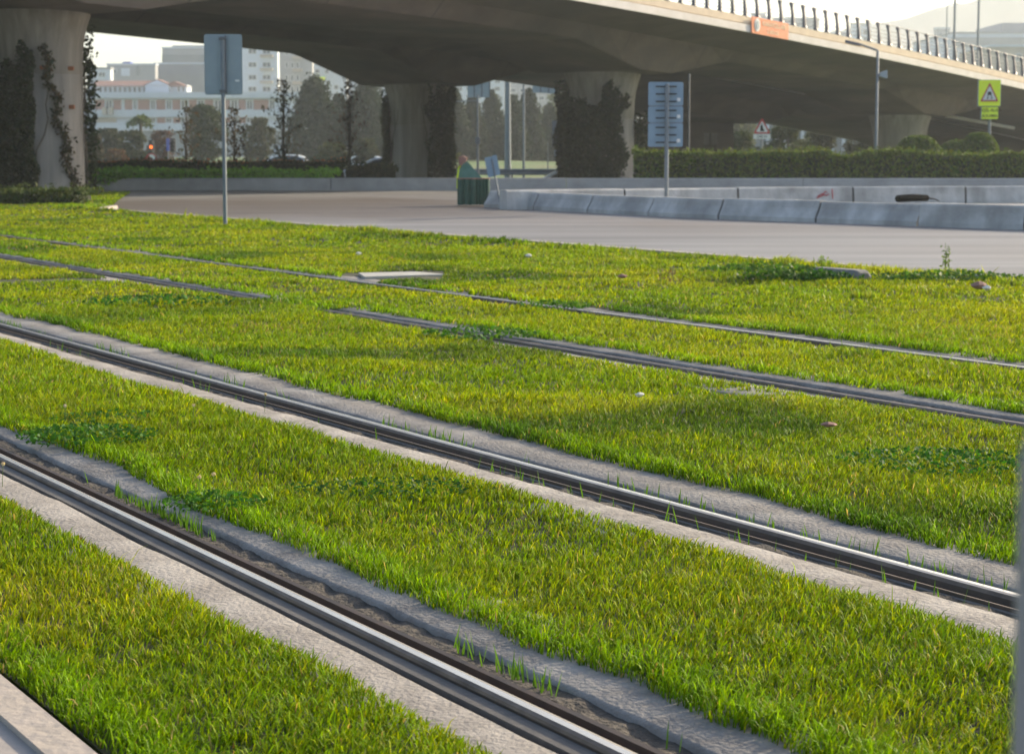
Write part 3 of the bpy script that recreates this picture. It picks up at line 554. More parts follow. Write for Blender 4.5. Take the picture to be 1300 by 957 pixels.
# ---------------------------------------------------------------- ivy on the piers
def ivy(label, s, off, r, angs, h, n, seed, thick=.22, dens_top=.7, sz=.09):
    c = Vector(vp(s, 0, 0, off)); t = thing('climbing_ivy', label, 'ivy', (c.x, c.y, 0)); q = np.random.default_rng(seed)
    h_ = h; a0, a1 = angs; a = np.radians(q.uniform(a0, a1, n*2)); z = h*q.random(n*2)**.85
    nz = fbm(a*2.2, z*.9, seed); lim = h*(.55+.60*fbm(a*6, a*0, seed+5)); edge = (np.minimum(np.degrees(a)-a0, a1-np.degrees(a))-22*fbm(z*1.5, z*0, seed+2))/18
    m = (z < lim) & (edge > -.3*nz) & (nz+np.clip(edge, 0, .35)-.12 > .25*z/h); a = a[m][:n]; z = z[m][:n]
    rr = r+.02+thick*q.random(len(a))*(.4+1.1*fbm(a*4, z*1.7, seed+9)); P = np.stack([rr*np.cos(a), rr*np.sin(a), z], -1)
    leaf_cloud('leaves', P, sz, (.028, .042, .016), t, LI, .4, 1.2, .0, .15, seed)
    mb = MB()
    for k in range(7):
        b = math.radians(a0+(a1-a0)*(k+.5)/7); pts = []
        for j in range(9): pts.append(((r+.05)*math.cos(b), (r+.05)*math.sin(b), j/8*h*.75)); b += q.normal()*.09
        mb = MB(); mb.tube(pts, [.03-.0028*j for j in range(9)], M['bark'], 5); mb.build('stem', t)
    return t
ivy('dense dark ivy covering the left half of the nearest pier', 0, 0, 1.08, (-235, -76), 4.0, 30000, 1, .34, sz=.075)
ivy('loose ivy hanging at the right rear edge of the nearest pier', 0, 0, 1.08, (-2, 60), 4.3, 900, 3, .34, sz=.12)
ivy('dark ivy on the right side of the distant middle pier', 25, 10.8, 1.05, (-74, 50), 3.9, 9000, 4, .42, sz=.10)
ivy('thin ivy strip on the left edge of the distant middle pier', 25, 10.8, 1.05, (-200, -150), 3.6, 3500, 5, .3, sz=.10)
ivy('thick ivy mass swallowing the pier right of the middle', 22.9, 0, 1.1, (-250, -52), 3.5, 24000, 6, .45, sz=.10)
ivy('ivy on the rear of the pier right of the middle', 22.9, 0, 1.1, (-20, 110), 2.5, 2000, 7, .6, sz=.14)
# trailing vine on the front of the nearest pier
t = thing('trailing_vine', 'thin brown vine trailing down the front of the nearest pier', 'vine', (N1[0], N1[1], 0)); q = np.random.default_rng(8); pts = []; P = []
for j in range(26):
    f = j/25; a = math.radians(-72+40*f+4*math.sin(j*.9)); z = 3.6*(1-f)+.05; p = (1.12*math.cos(a), 1.12*math.sin(a), z); pts.append(p)
    for k in range(26): P.append((p[0]*(1+.12*q.random())+q.normal()*.06*(1+f*.5), p[1]*(1+.1*q.random())-.02, z+q.normal()*.07))
mb = MB(); mb.tube(pts, .022, M['bark'], 5); mb.build('stem', t); mb = MB(); mb.tube([(p[0]+.07*math.sin(i), p[1]-.01, p[2]) for i, p in enumerate(pts)], .014, M['bark'], 5); mb.build('stem', t)
leaf_cloud('leaves', np.array(P), .09, (.06, .055, .025), t, LI, .4, 1.3, 0, .2, 8)

# ---------------------------------------------------------------- walls, hedges, planting
def wall(name, label, pts, h, th, m, seg=None, z0=-.1, slope=0, cap=.0, group=None):
    """low wall built of cast segments; the front slopes back by `slope` at the top"""
    c0 = pts[0]; t = thing(name, label, 'wall' if 'wall' in name else 'barrier', (c0[0], c0[1], 0), 0, group)
    P = [Vector((x-c0[0], y-c0[1], 0)) for x, y in pts]; tot = sum((P[i+1]-P[i]).length for i in range(len(P)-1)); n = max(1, round(tot/seg)) if seg else 1
    def pt(u):
        u = u*tot
        for i in range(len(P)-1):
            l = (P[i+1]-P[i]).length
            if u <= l+1e-6 or i == len(P)-2: return P[i]+(P[i+1]-P[i])*(u/l), (P[i+1]-P[i]).normalized()
            u -= l
    for k in range(n):
        mb = MB(); R = []; hh = h+random.uniform(-.008, .008); g = (.010 if seg < 4 else .0012) if seg else 0; sub = 3
        for j in range(sub+1):
            p, d = pt(min(1, max(0, (k+g+(1-2*g)*j/sub)/n))); nn = Vector((d.y, -d.x, 0)); o_ = nn*random.uniform(-.0, .006)
            pr = [(0, z0), (0, .04), (-slope*.75, hh*.62), (-slope, hh-.03), (-slope-.02, hh), (-th+.02, hh), (-th, hh-.03), (-th, z0)]
            R.append([p+o_+nn*a_+Vector((0, 0, z_)) for a_, z_ in pr])
        mb.loft(R, m, True, True); mb.build('wall_segment', t)
        if g > .005 and k:
            p, d = pt(k/n); nn = Vector((d.y, -d.x, 0)); mj = MB(); mj.loft([[p+d*e_+nn*a_+Vector((0, 0, z_)) for a_, z_ in [(-.014, z0), (-.014, .04), (-slope*.75-.012, hh*.62), (-slope-.014, hh-.04), (-slope-.03, hh-.015), (-th+.03, hh-.015), (-th+.01, hh-.04), (-th+.01, z0)]] for e_ in (-.03, .03)], M['joint'], True, True); mj.build('joint', t)
    return t
g0 = gnd(614, 261.5); g1 = gnd(760, 269); g2 = gnd(900, 276); g3 = gnd(1040, 280.5); g4 = gnd(1165, 285); g5 = gnd(1300, 289.5); g6 = g5+(g5-g4)*3
bar = wall('concrete_barrier', 'front concrete barrier of cast sloping blocks along the road, starting at the green cushion', [(p.x, p.y) for p in (g0, g1, g2, g3, g4)], .305, .30, M['barrier'], 2.15, -.05, .12)
bar2 = wall('concrete_barrier', 'right hand continuation of the front barrier with plain upright blocks', [(p.x, p.y) for p in (g4, g5, g6)], .315, .30, M['barrier'], 1.9, -.05, .03)
b2 = [at(642, 245, 36.5), at(900, 240.5, 39), at(1030, 239.5, 40), at(1259, 237, 41.5), at(1500, 236, 43)]
wall('concrete_barrier', 'rear concrete barrier with red spray paint, behind the front one', [(p.x, p.y) for p in b2], .345, .28, M['barrier'], 2.6, -.05, .02)
WX = np.linspace(-45, 60, 40)
wl = wall('retaining_wall', 'low grey retaining wall under the hedges across the far side of the road', [(-60, 56.0), (-14, 55.4), (-2, 55.0), (8, 54.8), (70, 54.8)], .34, .35, M['wallc'], 7, -.1, .02)
# red spray paint mark on the rear barrier
p = at(1034, 247, 40.0); mb = MB(); dirv = Vector((b2[3].x-b2[2].x, b2[3].y-b2[2].y, 0)).normalized()
p = Vector((b2[2].x, b2[2].y, 0))+dirv*.15
for i, pts in enumerate([[(-.02, .12), (.1, .16), (.17, .25), (.22, .24)], [(.0, .15), (.08, .2), (.2, .17), (.27, .2)], [(.34, .3), (.36, .1)]]):
    nn = Vector((dirv.y, -dirv.x, 0)); mb.tube([p+dirv*a+nn*.012+Vector((0, 0, z)) for a, z in pts], [.012]*len(pts), M['graffiti'], 5)
o = mb.build('spray_paint_mark'); tag(o, 'small red spray paint scrawl on the rear barrier', 'graffiti')
def hedge(label, x0, x1, y0, y1, zb, zt, n, col, seed, sz=.07, bump=.12, tops=None, name='hedge', group=None, loose=.0):
    t = thing(name, label, 'hedge' if name == 'hedge' else 'plant', ((x0+x1)/2, (y0+y1)/2, 0), 0, group); cx, cy = (x0+x1)/2, (y0+y1)/2; q = np.random.default_rng(seed)
    mb = MB(); xs_ = np.linspace(x0+.3, x1-.3, max(8, int((x1-x0)/.6))); R = []
    for x in xs_:
        tz = zt-.10-loose+bump*.5*(fbm(np.array(x*1.1), np.array(1.), seed)-.5)*2; R.append([(x-cx, y0+.1-cy, zb), (x-cx, y0+.08-cy, tz-.08), (x-cx, y0+.2-cy, tz), (x-cx, y1-.2-cy, tz), (x-cx, y1-.1-cy, zb)])
    mb.loft(R, M['core'], True, True); mb.build('branches', t)
    k = q.random(n); x = q.uniform(x0, x1, n); H = zt+bump*(fbm(x*1.1, x*0+1, seed)-.5)*2; fr = k < .5
    y = np.where(fr, y0+.18*q.random(n)**2*1.0, q.uniform(y0, y1, n)); z = np.where(fr, zb+(H-zb)*q.random(n), H-.14*q.random(n)**1.5)
    sh = q.random(n) < .05; z = np.where(sh & ~fr, H+.12*q.random(n), z); y = y+.05*(fbm(x*2, z*3, seed+3)-.5)*3
    P = np.stack([x-cx, y-cy, z], -1); c_ = np.array(col)
    leaf_cloud('leaves', P, sz, c_, t, LF, .45, 1.6, .3, .15, seed)
    if tops: 
        m2 = (~fr) & (q.random(n) < tops[1]); P2 = P[m2]+np.array([0, 0, .06]); leaf_cloud('blossoms', P2, sz*.8, tops[0], t, LF, .4, 1.3, .2, .2, seed+1)
    return t
hedge('long clipped green hedge on the right above the retaining wall', 3.6, 42, 56.0, 57.4, .22, 1.06, 60000, (.10, .15, .02), 31, .075, .16)
hedge('dark clipped hedge with reddish blossom on top at left behind the retaining wall', -30, -8.0, 59.0, 60.6, .2, .78, 22000, (.045, .062, .018), 32, .08, .08, ((.30, .11, .04), .22))
hedge('low dark hedge end in front of the silver car beside the middle pier', -5.1, -3.6, 58.4, 60.2, .2, .62, 3500, (.035, .046, .018), 36, .08, .08)
hedge('dark hedge section with rusty blossom nearer the middle pier', -7.9, -5.2, 58.4, 60.2, .2, .78, 6500, (.035, .046, .018), 33, .08, .1, ((.28, .13, .05), .14))
# bright ground cover spilling over the wall
def cover(label, x0, x1, n, seed):
    q = np.random.default_rng(seed); t = thing('ground_cover_plants', label, 'ground cover', ((x0+x1)/2, 56.0, 0)); cx = (x0+x1)/2
    x = q.uniform(x0, x1, n); k = q.random(n); hang = .04+.20*np.clip(fbm(x*1.1, x*0, seed)-.32, 0, 1)*2
    lip = k < .35; y = np.where(lip, 55.36-.08*q.random(n)+(x < -14)*.2, 55.3+2.8*q.random(n)+(x < -14)*.3); z = np.where(lip, .40-hang*q.random(n), .38+.36*fbm(x*1.8, y*1.8, seed+2)*q.random(n)**.5)
    leaf_cloud('leaves', np.stack([x-cx, y-56., z], -1), 0.085, (.15, .34, .03), t, LF, .4, 1.5, .5, .1, seed)
    return t
cover('bright green creeping plants spilling over the retaining wall at the left', -30, -5.2, 16000, 34)
hedge('low dark planting at the foot of the nearest pier', -24, -8.9, 39.6, 41.6, .0, .26, 14000, (.06, .09, .02), 35, .06, .08, None, 'shrub_border', None)
def dome(label, px, pyt, Y, rx, rz_, zb, seed, col=(.09, .14, .022), n=9000, sz=.07):
    c = at(px, pyt, Y); t = thing('clipped_bush', label, 'bush', (c.x, Y, zb), 0, 'round clipped bushes behind the long hedge'); q = np.random.default_rng(seed); H = c.z-zb
    mb = MB(); mb.lathe([(rx*.9, 0), (rx*.92, H*.3), (rx*.75, H*.65), (rx*.4, H*.86), (.02, H*.92)], M['core'], n=20); mb.build('branches', t)
    a = q.uniform(0, 6.28, n); e = np.arcsin(q.random(n)); k = 1-.07*q.random(n); P = np.stack([rx*k*np.cos(a)*np.cos(e)**.8, rx*k*np.sin(a)*np.cos(e)**.8, H*k*np.sin(e)], -1)
    leaf_cloud('leaves', P, sz, col, t, LF, .4, 1.5, .2, .12, seed); return t
dome('round clipped bush left of the yellow sign', 1166, 172, 61, .95, 1, .2, 41)
dome('round clipped bush behind the pole of the yellow sign', 1243, 168, 60, .78, 1, .2, 42)
dome('lower clipped bush just left of the yellow sign pole', 1215, 178, 62.5, .8, 1, .2, 43)

# ---------------------------------------------------------------- signs and street furniture
def rrect(x0, x1, z0, z1, r, n=5):
    P = []
    for cx, cz, a0 in ((x1-r, z1-r, 0), (x0+r, z1-r, 90), (x0+r, z0+r, 180), (x1-r, z0+r, 270)):
        for k in range(n+1): a = math.radians(a0+90*k/n); P.append((cx+r*math.cos(a), cz+r*math.sin(a)))
    return P
def plate(mb, pts, y0, y1, m):
    R = [[(x, y, z) for x, z in pts] for y in (y0, y1)]; return mb.loft(R, m, True, True)
# 1: rounded rectangular sign seen from behind, by the lawn edge
g = gnd(286, 288); t = thing('road_sign', 'tall blue-grey rectangular sign seen from behind, standing alone at the lawn edge', 'sign', (g.x, g.y, 0), math.radians(3))
mb = MB(); mb.tube([(0, 0, -.1), (0, 0, 2.72)], .030, M['galv'], 14); mb.lathe([(.03, 2.72), (.03, 2.73), (.0, 2.735)], M['galv'], n=14); mb.build('pole', t)
mb = MB(); plate(mb, rrect(-.27, .275, 1.90, 2.765, .035), .045, .05, M['signback']); plate(mb, rrect(-.262, .267, 1.908, 2.757, .03), .040, .0448, M['signback']); mb.build('sign_panel', t)
mb = MB(); mb.box((-.05, .005, 1.915), (.05, .0395, 2.75), M['signback']); mb.box((.028, -.004, 1.92), (.052, .02, 2.745), M['darkgrey']); mb.build('back_channel', t)
for z in (1.95, 2.7):
    mb = MB(); mb.box((-.05, -.034, z-.02), (.06, -.0305, z+.02), M['darkgrey']); mb.tube([(.055, -.04, z), (.055, .0, z)], .008, M['galv'], 8); mb.build('clamp', t)
mb = MB(); mb.box((.17, .036, 2.09), (.23, .0395, 2.115), M['white']); mb.build('sticker', t)
# 2: three stacked panels from behind
p0 = at(847, 104, 34.5); pz = lambda y: at(847, y, 34.5).z
t = thing('road_sign', 'tall stack of three blue-grey sign panels seen from behind, rising between the concrete barriers', 'sign', (p0.x, 34.5, 0), 0)
mb = MB(); mb.tube([(0, 0, -.1), (0, 0, pz(107))], .038, M['galv'], 14); mb.build('pole', t)
for k, (ya, yb, ribs) in enumerate([(104.2, 134.4, (110, 119.5, 129)), (135.2, 155.8, (140.5, 150)), (156.6, 186.5, (162, 171.5, 181))]):
    mb = MB(); plate(mb, rrect(-.335, .30, pz(yb), pz(ya), .03), .07, .076, M['signblue']); pn = mb.build('sign_panel', t)
    for yr in ribs: mb = MB(); z = pz(yr); mb.box((-.20, .045, z-.012), (.18, .0695, z+.012), M['dark']); mb.build('rib', pn)
    mb = MB(); z = pz(yb)+.11; mb.box((.19, .066, z-.03), (.25, .0695, z+.03), M['white']); mb.build('sticker', pn)
# 3: fluorescent slippery road sign
Y3 = 45.5; px3 = 1255; z_ = lambda y: at(px3, y, Y3).z; c = at(px3, 184, Y3); kx = Y3/2400
t = thing('warning_sign', 'fluorescent yellow sign box with a red triangle and a text plate, at the right', 'sign', (c.x, Y3, 0), math.radians(-8))
mb = MB(); mb.tube([(0.02, .10, .2), (.02, .10, z_(110))], .036, M['galv'], 12); mb.build('pole', t)
mb = MB(); mb.bbox((-.275, -.02, z_(135.5)), (.255, .16, z_(101.5)), M['signback'], .015); bx_ = mb.build('sign_box', t)
mb = MB(); plate(mb, rrect(-.265, .245, z_(135), z_(102), .03), -.026, -.0205, M['lime']); mb.build('sign_face', t)
def tri(mb, cx, zb, w_, h, y0, y1, m, r=.02):
    A = [Vector((cx-w_/2, zb)), Vector((cx+w_/2, zb)), Vector((cx, zb+h))]; P = []
    for i in range(3):
        p, a, b = A[i], A[i-1], A[(i+1) % 3]; P.append(tuple(p+(a-p).normalized()*r)); P.append(tuple(p+(b-p).normalized()*r))
    plate(mb, P, y0, y1, m)
zb3 = z_(129.3); mb = MB(); tri(mb, -.01, zb3, .43, z_(105)-zb3, -.032, -.0265, M['red']); tr_ = mb.build('red_triangle', t)
mb = MB(); tri(mb, -.01, zb3+.035, .33, (z_(105)-zb3)*.75, -.036, -.0325, M['white']); mb.build('white_triangle', tr_)
mb = MB(); plate(mb, [(-.055, zb3+.16), (.035, zb3+.16), (.035, zb3+.2), (.02, zb3+.235), (-.04, zb3+.235), (-.055, zb3+.2)], -.040, -.0365, M['black'])
for sx in (-.055, .012): mb.box((sx, -.040, zb3+.135), (sx+.025, -.0365, zb3+.16), M['black'])
for sx in (-.07, .02):
    pts = [(sx+.01, -.038, zb3+.125), (sx+.04, -.038, zb3+.10), (sx+.0, -.038, zb3+.075), (sx+.035, -.038, zb3+.05)]; mb.tube(pts, .010, M['black'], 5, smooth=False)
mb.build('pictogram', tr_)
mb = MB(); plate(mb, rrect(-.185, .20, z_(151.5), z_(136.2), .02), -.026, -.02, M['limep']); mb.box((-.20, -.019, z_(151.5)), (.19, .10, z_(136.4)), M['signback']); pl = mb.build('text_plate', t)
text_mesh('YEŞİL ALAN', .095, M['black'], 'lettering', pl, (.006, -.028, z_(140.5)), (math.pi/2, 0, 0), .001, .0015)
text_mesh('SULAMA', .095, M['black'], 'lettering', pl, (.006, -.028, z_(147.5)), (math.pi/2, 0, 0), .001, .0015)
k_ = 61/45.5; t.scale = (k_, k_, k_); t.location = (c.x*k_, 61, CH*(1-k_))
# 4: roadworks triangle in the shade
Y4 = 62.; z_ = lambda y: at(967, y, Y4).z; c = at(967, 190, Y4)
t = thing('warning_sign', 'dull red and white triangular roadworks sign with a white plate, in shade under the viaduct', 'sign', (c.x, Y4, .2))
mb = MB(); mb.tube([(0, .04, -.3), (0, .04, z_(154)-.2)], .035, M['galv'], 10); mb.build('pole', t)
zb = z_(170)-.2; h4 = z_(149.5)-z_(170); mb = MB(); tri(mb, 0, zb, .56, h4, -.01, 0, M['red'], .04); tr_ = mb.build('red_triangle', t)
mb = MB(); tri(mb, 0, zb+.05, .40, h4*.70, -.016, -.0105, M['white'], .03); mb.build('white_triangle', tr_)
mb = MB(); plate(mb, [(-.055, zb+.08), (.09, zb+.08), (.05, zb+.15), (.03, zb+.17), (.02, zb+.27), (-.03, zb+.29), (-.055, zb+.25)], -.02, -.0165, M['black']); mb.lathe([(.0, -.02), (.022, 0), (.0, .02)], M['black'], (0, -.018, zb+.31), 8); mb.build('pictogram', tr_)
mb = MB(); plate(mb, rrect(-.28, .28, z_(176.8)-.2, z_(170.4)-.2, .02), -.01, 0, M['white']); pl = mb.build('text_plate', t); text_mesh('500 m', .13, M['black'], 'lettering', pl, (0, -.013, (z_(176.8)+z_(170.4))/2-.2), (math.pi/2, 0, 0), .001)
# lamp post with cranked arm and a floodlight
Y5 = 56.6; z_ = lambda y: at(1112, y, Y5).z; c = at(1112, 190, Y5); kx = Y5/2400*1.0
t = thing('lamp_post', 'slim grey lamp post with a long arm to the left, standing in the long hedge', 'lamp post', (c.x, Y5, .2))
mb = MB(); mb.tube([(0, 0, -.1), (0, 0, 1.0), (0, 0, z_(65)-.2), (-.03, 0, z_(64)-.2), (-24*kx, -.1, z_(56.5)-.2)], [.06, .05, .042, .035, .028], M['galv'], 12); mb.build('post', t)
zz = z_(54)-.2; mb = MB(); mb.loft([[(x, y*k, zz+h_-(x+.9)*.22) for y, h_ in ((-.1, -.03), (-.07, .05), (.07, .05), (.1, -.03))] for x, k in ((-22*kx, .5), (-27*kx, 1), (-38*kx, 1.1), (-41*kx, .7))], M['darkgrey'], True, True); lh = mb.build('lamp_head', t)
zf = z_(95)-.2; mb = MB(); mb.tube([(0, 0, zf+.02), (.10, -.04, zf)], .02, M['galv'], 8); mb.loft([[(.07+x, y, zf+z*k+.03*x) for y, z in ((-.12, -.09), (.12, -.09), (.12, .09), (-.12, .09))] for x, k in ((0, .55), (.10, 1.0), (.20, 1.35))], M['signback'], True, True); fl = mb.build('floodlight', t)
mb = MB(); mb.loft([[(.27+x, y*.9, zf+z*1.2+.03*x) for y, z in ((-.12, -.09), (.12, -.09), (.12, .09), (-.12, .09))] for x in (.002, .01)], M['lens'], True, True); mb.build('lens', fl)
# thin pole behind the stacked sign
c = at(874, 200, 60.5); mb = MB(); mb.tube([(0, 0, 0), (0, 0, at(874, 94, 60.5).z)], .035, M['darkgrey'], 8); o = mb.build('downpipe'); o.location = (c.x, 60.5, 0); tag(o, 'thin dark vertical pipe just right of the stacked sign panels, in the shade', 'pipe')
# green crash cushion
g = gnd(601, 260.5); t = thing('crash_cushion', 'dark green ribbed plastic crash cushion at the nose of the front barrier', 'crash cushion', (g.x, g.y+.2, 0)); Hc = .53
def ribbed(x0, x1, y, n, amp):
    P = []
    for i in range(n*6+1): u = i/(n*6); P.append((x0+(x1-x0)*u, y-amp*abs(math.sin(math.pi*u*n))))
    return P
mb = MB(); fr = ribbed(-.33, .05, -.18, 3, .035)+ribbed(.05, .33, -.12, 4, .03)+[(.33, .35), (-.33, .35)]
mb.loft([[(x, y, z) for x, y in fr] for z in (0, Hc)], M['green'], True, True); mb.build('ribbed_body', t)
mb = MB(); mb.loft([[(x*1.03, y*1.03, z) for x, y in fr] for z in (Hc, Hc+.02)], M['card'], True, True); mb.build('top_edge', t)
mb = MB(); P = [(-.28, .0), (.16, .0), (-.02, .19), (-.18, .39)]; P = [(-.31, 0), (.17, 0), (.02, .17), (-.18, .40), (-.30, .12)]
plate(mb, [(x, z+Hc+.02) for x, z in P], .06, .09, M['mesh']); mb.build('triangular_panel', t)
mb = MB(); mb.tube([(-.19, .07, Hc+.41), (-.31, .06, Hc+.22), (-.335, .0, Hc+.0), (-.335, -.02, .33)], .018, M['lime'], 6); mb.build('reflective_strip', t)
mb = MB(); mb.loft([[(-.21+a*r, .07, Hc+.40+b*r) for a, b in ((-1, -.9), (-.6, -1.4), (.6, -.4), (.9, .3), (.1, .8), (-1, .6))] for r in (.10,)]+[[(-.21+a*.09, .0, Hc+.40+b*.09) for a, b in ((-1, -.9), (-.6, -1.4), (.6, -.4), (.9, .3), (.1, .8), (-1, .6))]], M['card'], True, True); mb.build('tarpaulin', t)
# leaning sign back behind the barrier
g = at(633, 243, 37.6); t = thing('leaning_sign', 'small blue-grey sign back on a leaning post beside the green cushion', 'sign', (g.x, 37.6, .25), 0); t.rotation_euler = (0, math.radians(-11), 0)
mb = MB(); mb.tube([(0, 0, -.2), (0, 0, .70)], .017, M['galv'], 8); mb.build('post', t)
mb = MB(); plate(mb, rrect(-.14, -.002, .36, .76, .02), .02, .026, M['signblue']); plate(mb, rrect(.004, .11, .37, .77, .02), .02, .026, M['signblue']); mb.build('sign_panel', t)
# dark pipe lying on the barrier
a = at(1139, 252.5, 30.9); b_ = at(1178, 251.5, 31.6); mb = MB(); d_ = (b_-a); mb.tube([a, a+d_*.03, a+d_*.5+Vector((0, 0, .01)), a+d_*.95, b_], [.045, .06, .062, .055, .03], M['black'], 14); mb.tube([b_, b_+Vector((.12, 0, -.02)), b_+Vector((.2, .02, -.055))], [.02, .015, .01], M['rubber'], 6); o = mb.build('black_tube'); tag(o, 'short black rubber tube lying along the top of the front barrier', 'tube')
# blurred grey post right next to the camera
t = thing('bollard', 'out of focus grey metal post right beside the camera at the right edge', 'post', (.274, .85, 0)); mb = MB(); mb.lathe([(.055, 0), (.055, .01), (.042, .015), (.042, .93), (.036, .955), (.02, .965), (.0, .967)], M['post'], n=32); mb.build('post', t)

# ---------------------------------------------------------------- far street furniture
def simple_pole(name, label, cat, px, ytop, Y, r, zb=-1.0, m='galv', group=None):
    c = at(px, ytop, Y); t = thing(name, label, cat, (c.x, Y, zb), 0, group); mb = MB(); mb.tube([(0, 0, 0), (0, 0, c.z-zb)], [r, r*.7], M[m], 10); mb.build('pole', t); return t, c
# sign gantry: big post, thin post, cross arm with panels
t, c = simple_pole('sign_gantry', 'large grey gantry post with overhead sign panels seen from behind, between the two middle piers', 'gantry', 644.5, 90, 100, .20, -.9)
def hx(px, Y=100): return (px-650)/2400*Y-c.x
zt = at(644, 117, 100).z+.9; mb = MB(); mb.tube([(hx(540), 0, zt+1.3), (hx(800), 0, zt+1.3)], .10, M['galv'], 8); mb.build('cross_beam', t)
for k, (xa, xb, yb) in enumerate([(594, 602.5, 124), (603, 612, 124), (612.5, 622, 124), (676, 686, 118), (686.5, 696, 118.5), (696.5, 707, 119)]):
    zb_ = at(644, yb, 100).z+.9; mb = MB(); plate(mb, rrect(hx(xa), hx(xb), zb_, zb_+1.9, .03), -.06, -.02, M['signback']); mb.build('sign_panel', t)
    mb = MB(); mb.box((hx(xb)-.03, -.10, zb_), (hx(xb)+.03, -.065, zb_+1.9), M['darkgrey']); mb.build('stiffener', t)
t, c = simple_pole('street_pole', 'slim light grey pole right of the gantry post between the middle piers', 'pole', 665, 85, 98, .075)
t, c = simple_pole('street_pole', 'blue-grey pole with a control box halfway up, left of the gantry post', 'pole', 606.5, 120, 88, .065)
mb = MB(); zz = at(606, 179, 88).z+1; mb.bbox((-.12, -.15, zz-.15), (.12, .06, zz+.17), M['galv'], .02); mb.build('control_box', t); mb = MB(); mb.tube([(0, 0, at(606, 128, 88).z+1), (-1.3, 0, at(606, 130, 88).z+1.02)], .03, M['galv'], 6); mb.build('arm', t)
t, c = simple_pole('road_sign', 'pale sign back over a small round sign on one pole, seen beside the ivy pier', 'sign', 708.5, 152, 92, .05, -.9)
z_ = lambda y: at(708, y, 92).z+.9
mb = MB(); plate(mb, rrect(-.29, .29, z_(186), z_(153.5), .03), -.09, -.06, M['galv']); mb.build('sign_panel', t); mb = MB(); n = 20; plate(mb, [(.2*math.cos(2*math.pi*k/n), z_(194)+.24*math.sin(2*math.pi*k/n)) for k in range(n)], -.09, -.06, M['signback']); mb.build('round_sign', t)
simple_pole('street_pole', 'thin low pole just left of the pale sign back', 'pole', 695.5, 180, 92, .035)
# guard rail of the sunken road
t = thing('guard_rail', 'metal guard rail along the sunken road beyond the wall', 'guard rail', (0, 90.5, -.98)); zr = at(600, 218.5, 90.5).z+.98
mb = MB(); mb.loft([[(x, y, zr+z) for y, z in ((0, -.15), (-.05, -.10), (0, -.03), (0, .03), (-.05, .10), (0, .15))] for x in np.linspace(-40, 60, 12)], M['galv'], False); mb.build('rail_beam', t); ps = MB(); ps.bbox((-.04, .02, 0), (.04, .10, zr+.12), M['galv'], .008); o0 = ps.build('post', t); o0.location.x = -12
for k in range(1, 22): o = o0.copy(); COL.objects.link(o); o.parent = t; o.location.x = -12+k*2
# traffic lights
def signal(label, px, ytop, Y, lit, sign=None):
    c = at(px, ytop, Y); t = thing('traffic_light', label, 'traffic light', (c.x, Y, -.9)); zt = c.z+.9; mb = MB(); mb.tube([(0, .1, 0), (0, .1, zt-.1)], .05, M['darkgrey'], 8); mb.build('pole', t)
    mb = MB(); mb.bbox((-.16, -.08, zt-.86), (.16, .08, zt), M['dark'], .03); bd = mb.build('signal_box', t)
    for k in range(3):
        zc = zt-.16-.27*k; mb = MB(); R = [[(rr*math.cos(a), y, zc+rr*math.sin(a)) for a in np.linspace(0, 2*math.pi, 14, endpoint=False)] for rr, y in ((.1, -.085), (.09, -.11), (.01, -.115))]; mb.loft(R, M['amber'] if k == lit else M['dark'], True, True); mb.build('lens', bd)
        mb = MB(); R = [[(.115*math.cos(a), y, zc+.115*math.sin(a)) for a in np.linspace(-.3, math.pi+.3, 10)] for y in (-.08, -.24)]; mb.loft(R, M['dark'], False); mb.build('visor', bd)
    if sign:
        zc = at(px, 201.5, Y).z+.9; mb = MB()
        for rr, y, m in ((.33, -.10, M['red']), (.25, -.106, M['white'])): plate(mb, [(rr*math.cos(a), zc+rr*math.sin(a)) for a in np.linspace(0, 2*math.pi, 24, endpoint=False)], y, y+.004, m)
        mb.tube([(.06, -.11, zc-.15), (.06, -.11, zc+.06), (-.1, -.11, zc+.06)], .03, M['black'], 5, smooth=False); mb.tube([(-.17, -.113, zc+.17), (.17, -.113, zc-.17)], .03, M['red'], 5, smooth=False); mb.build('round_sign', t)
signal('traffic light with the amber lamp lit above a round red-rimmed sign, at the far left', 192, 178, 118, 1, True)
signal('unlit brownish traffic light right of the lit one', 219.5, 176, 120, -1)
c = at(213, 176, 122); t = thing('pennant_sign', 'narrow blue vertical sign between the two traffic lights', 'sign', (c.x, 122, -.9)); mb = MB(); mb.bbox((-.1, -.03, c.z+.9-.8), (.1, .03, c.z+.9), M['bblue'], .01); mb.build('panel', t); mb = MB(); mb.tube([(0, .05, 0), (0, .05, c.z+.9-.1)], .04, M['galv'], 6); mb.build('pole', t)
# tall street lamps behind the deck, right
for k, (px, yt, Y, l) in enumerate([(1245, -90, 150, 'tall thin lamp column above the railing, rightmost of the three'), (1215, -110, 150, 'tall thin lamp column above the railing, middle of the three'), (1202.5, 8, 260, 'faint short lamp column above the railing, leftmost of the three')]):
    t, c = simple_pole('lamp_column', l, 'lamp post', px, yt, Y, .11, .0); mb = MB(); mb.tube([(0, 0, c.z), (.5, -.2, c.z+.2), (1.1, -.5, c.z+.25)], .05, M['galv'], 6); mb.build('arm', t); mb = MB(); mb.bbox((.9, -.6, c.z+.18), (1.5, -.38, c.z+.3), M['galv'], .03); mb.build('lamp_head', t)

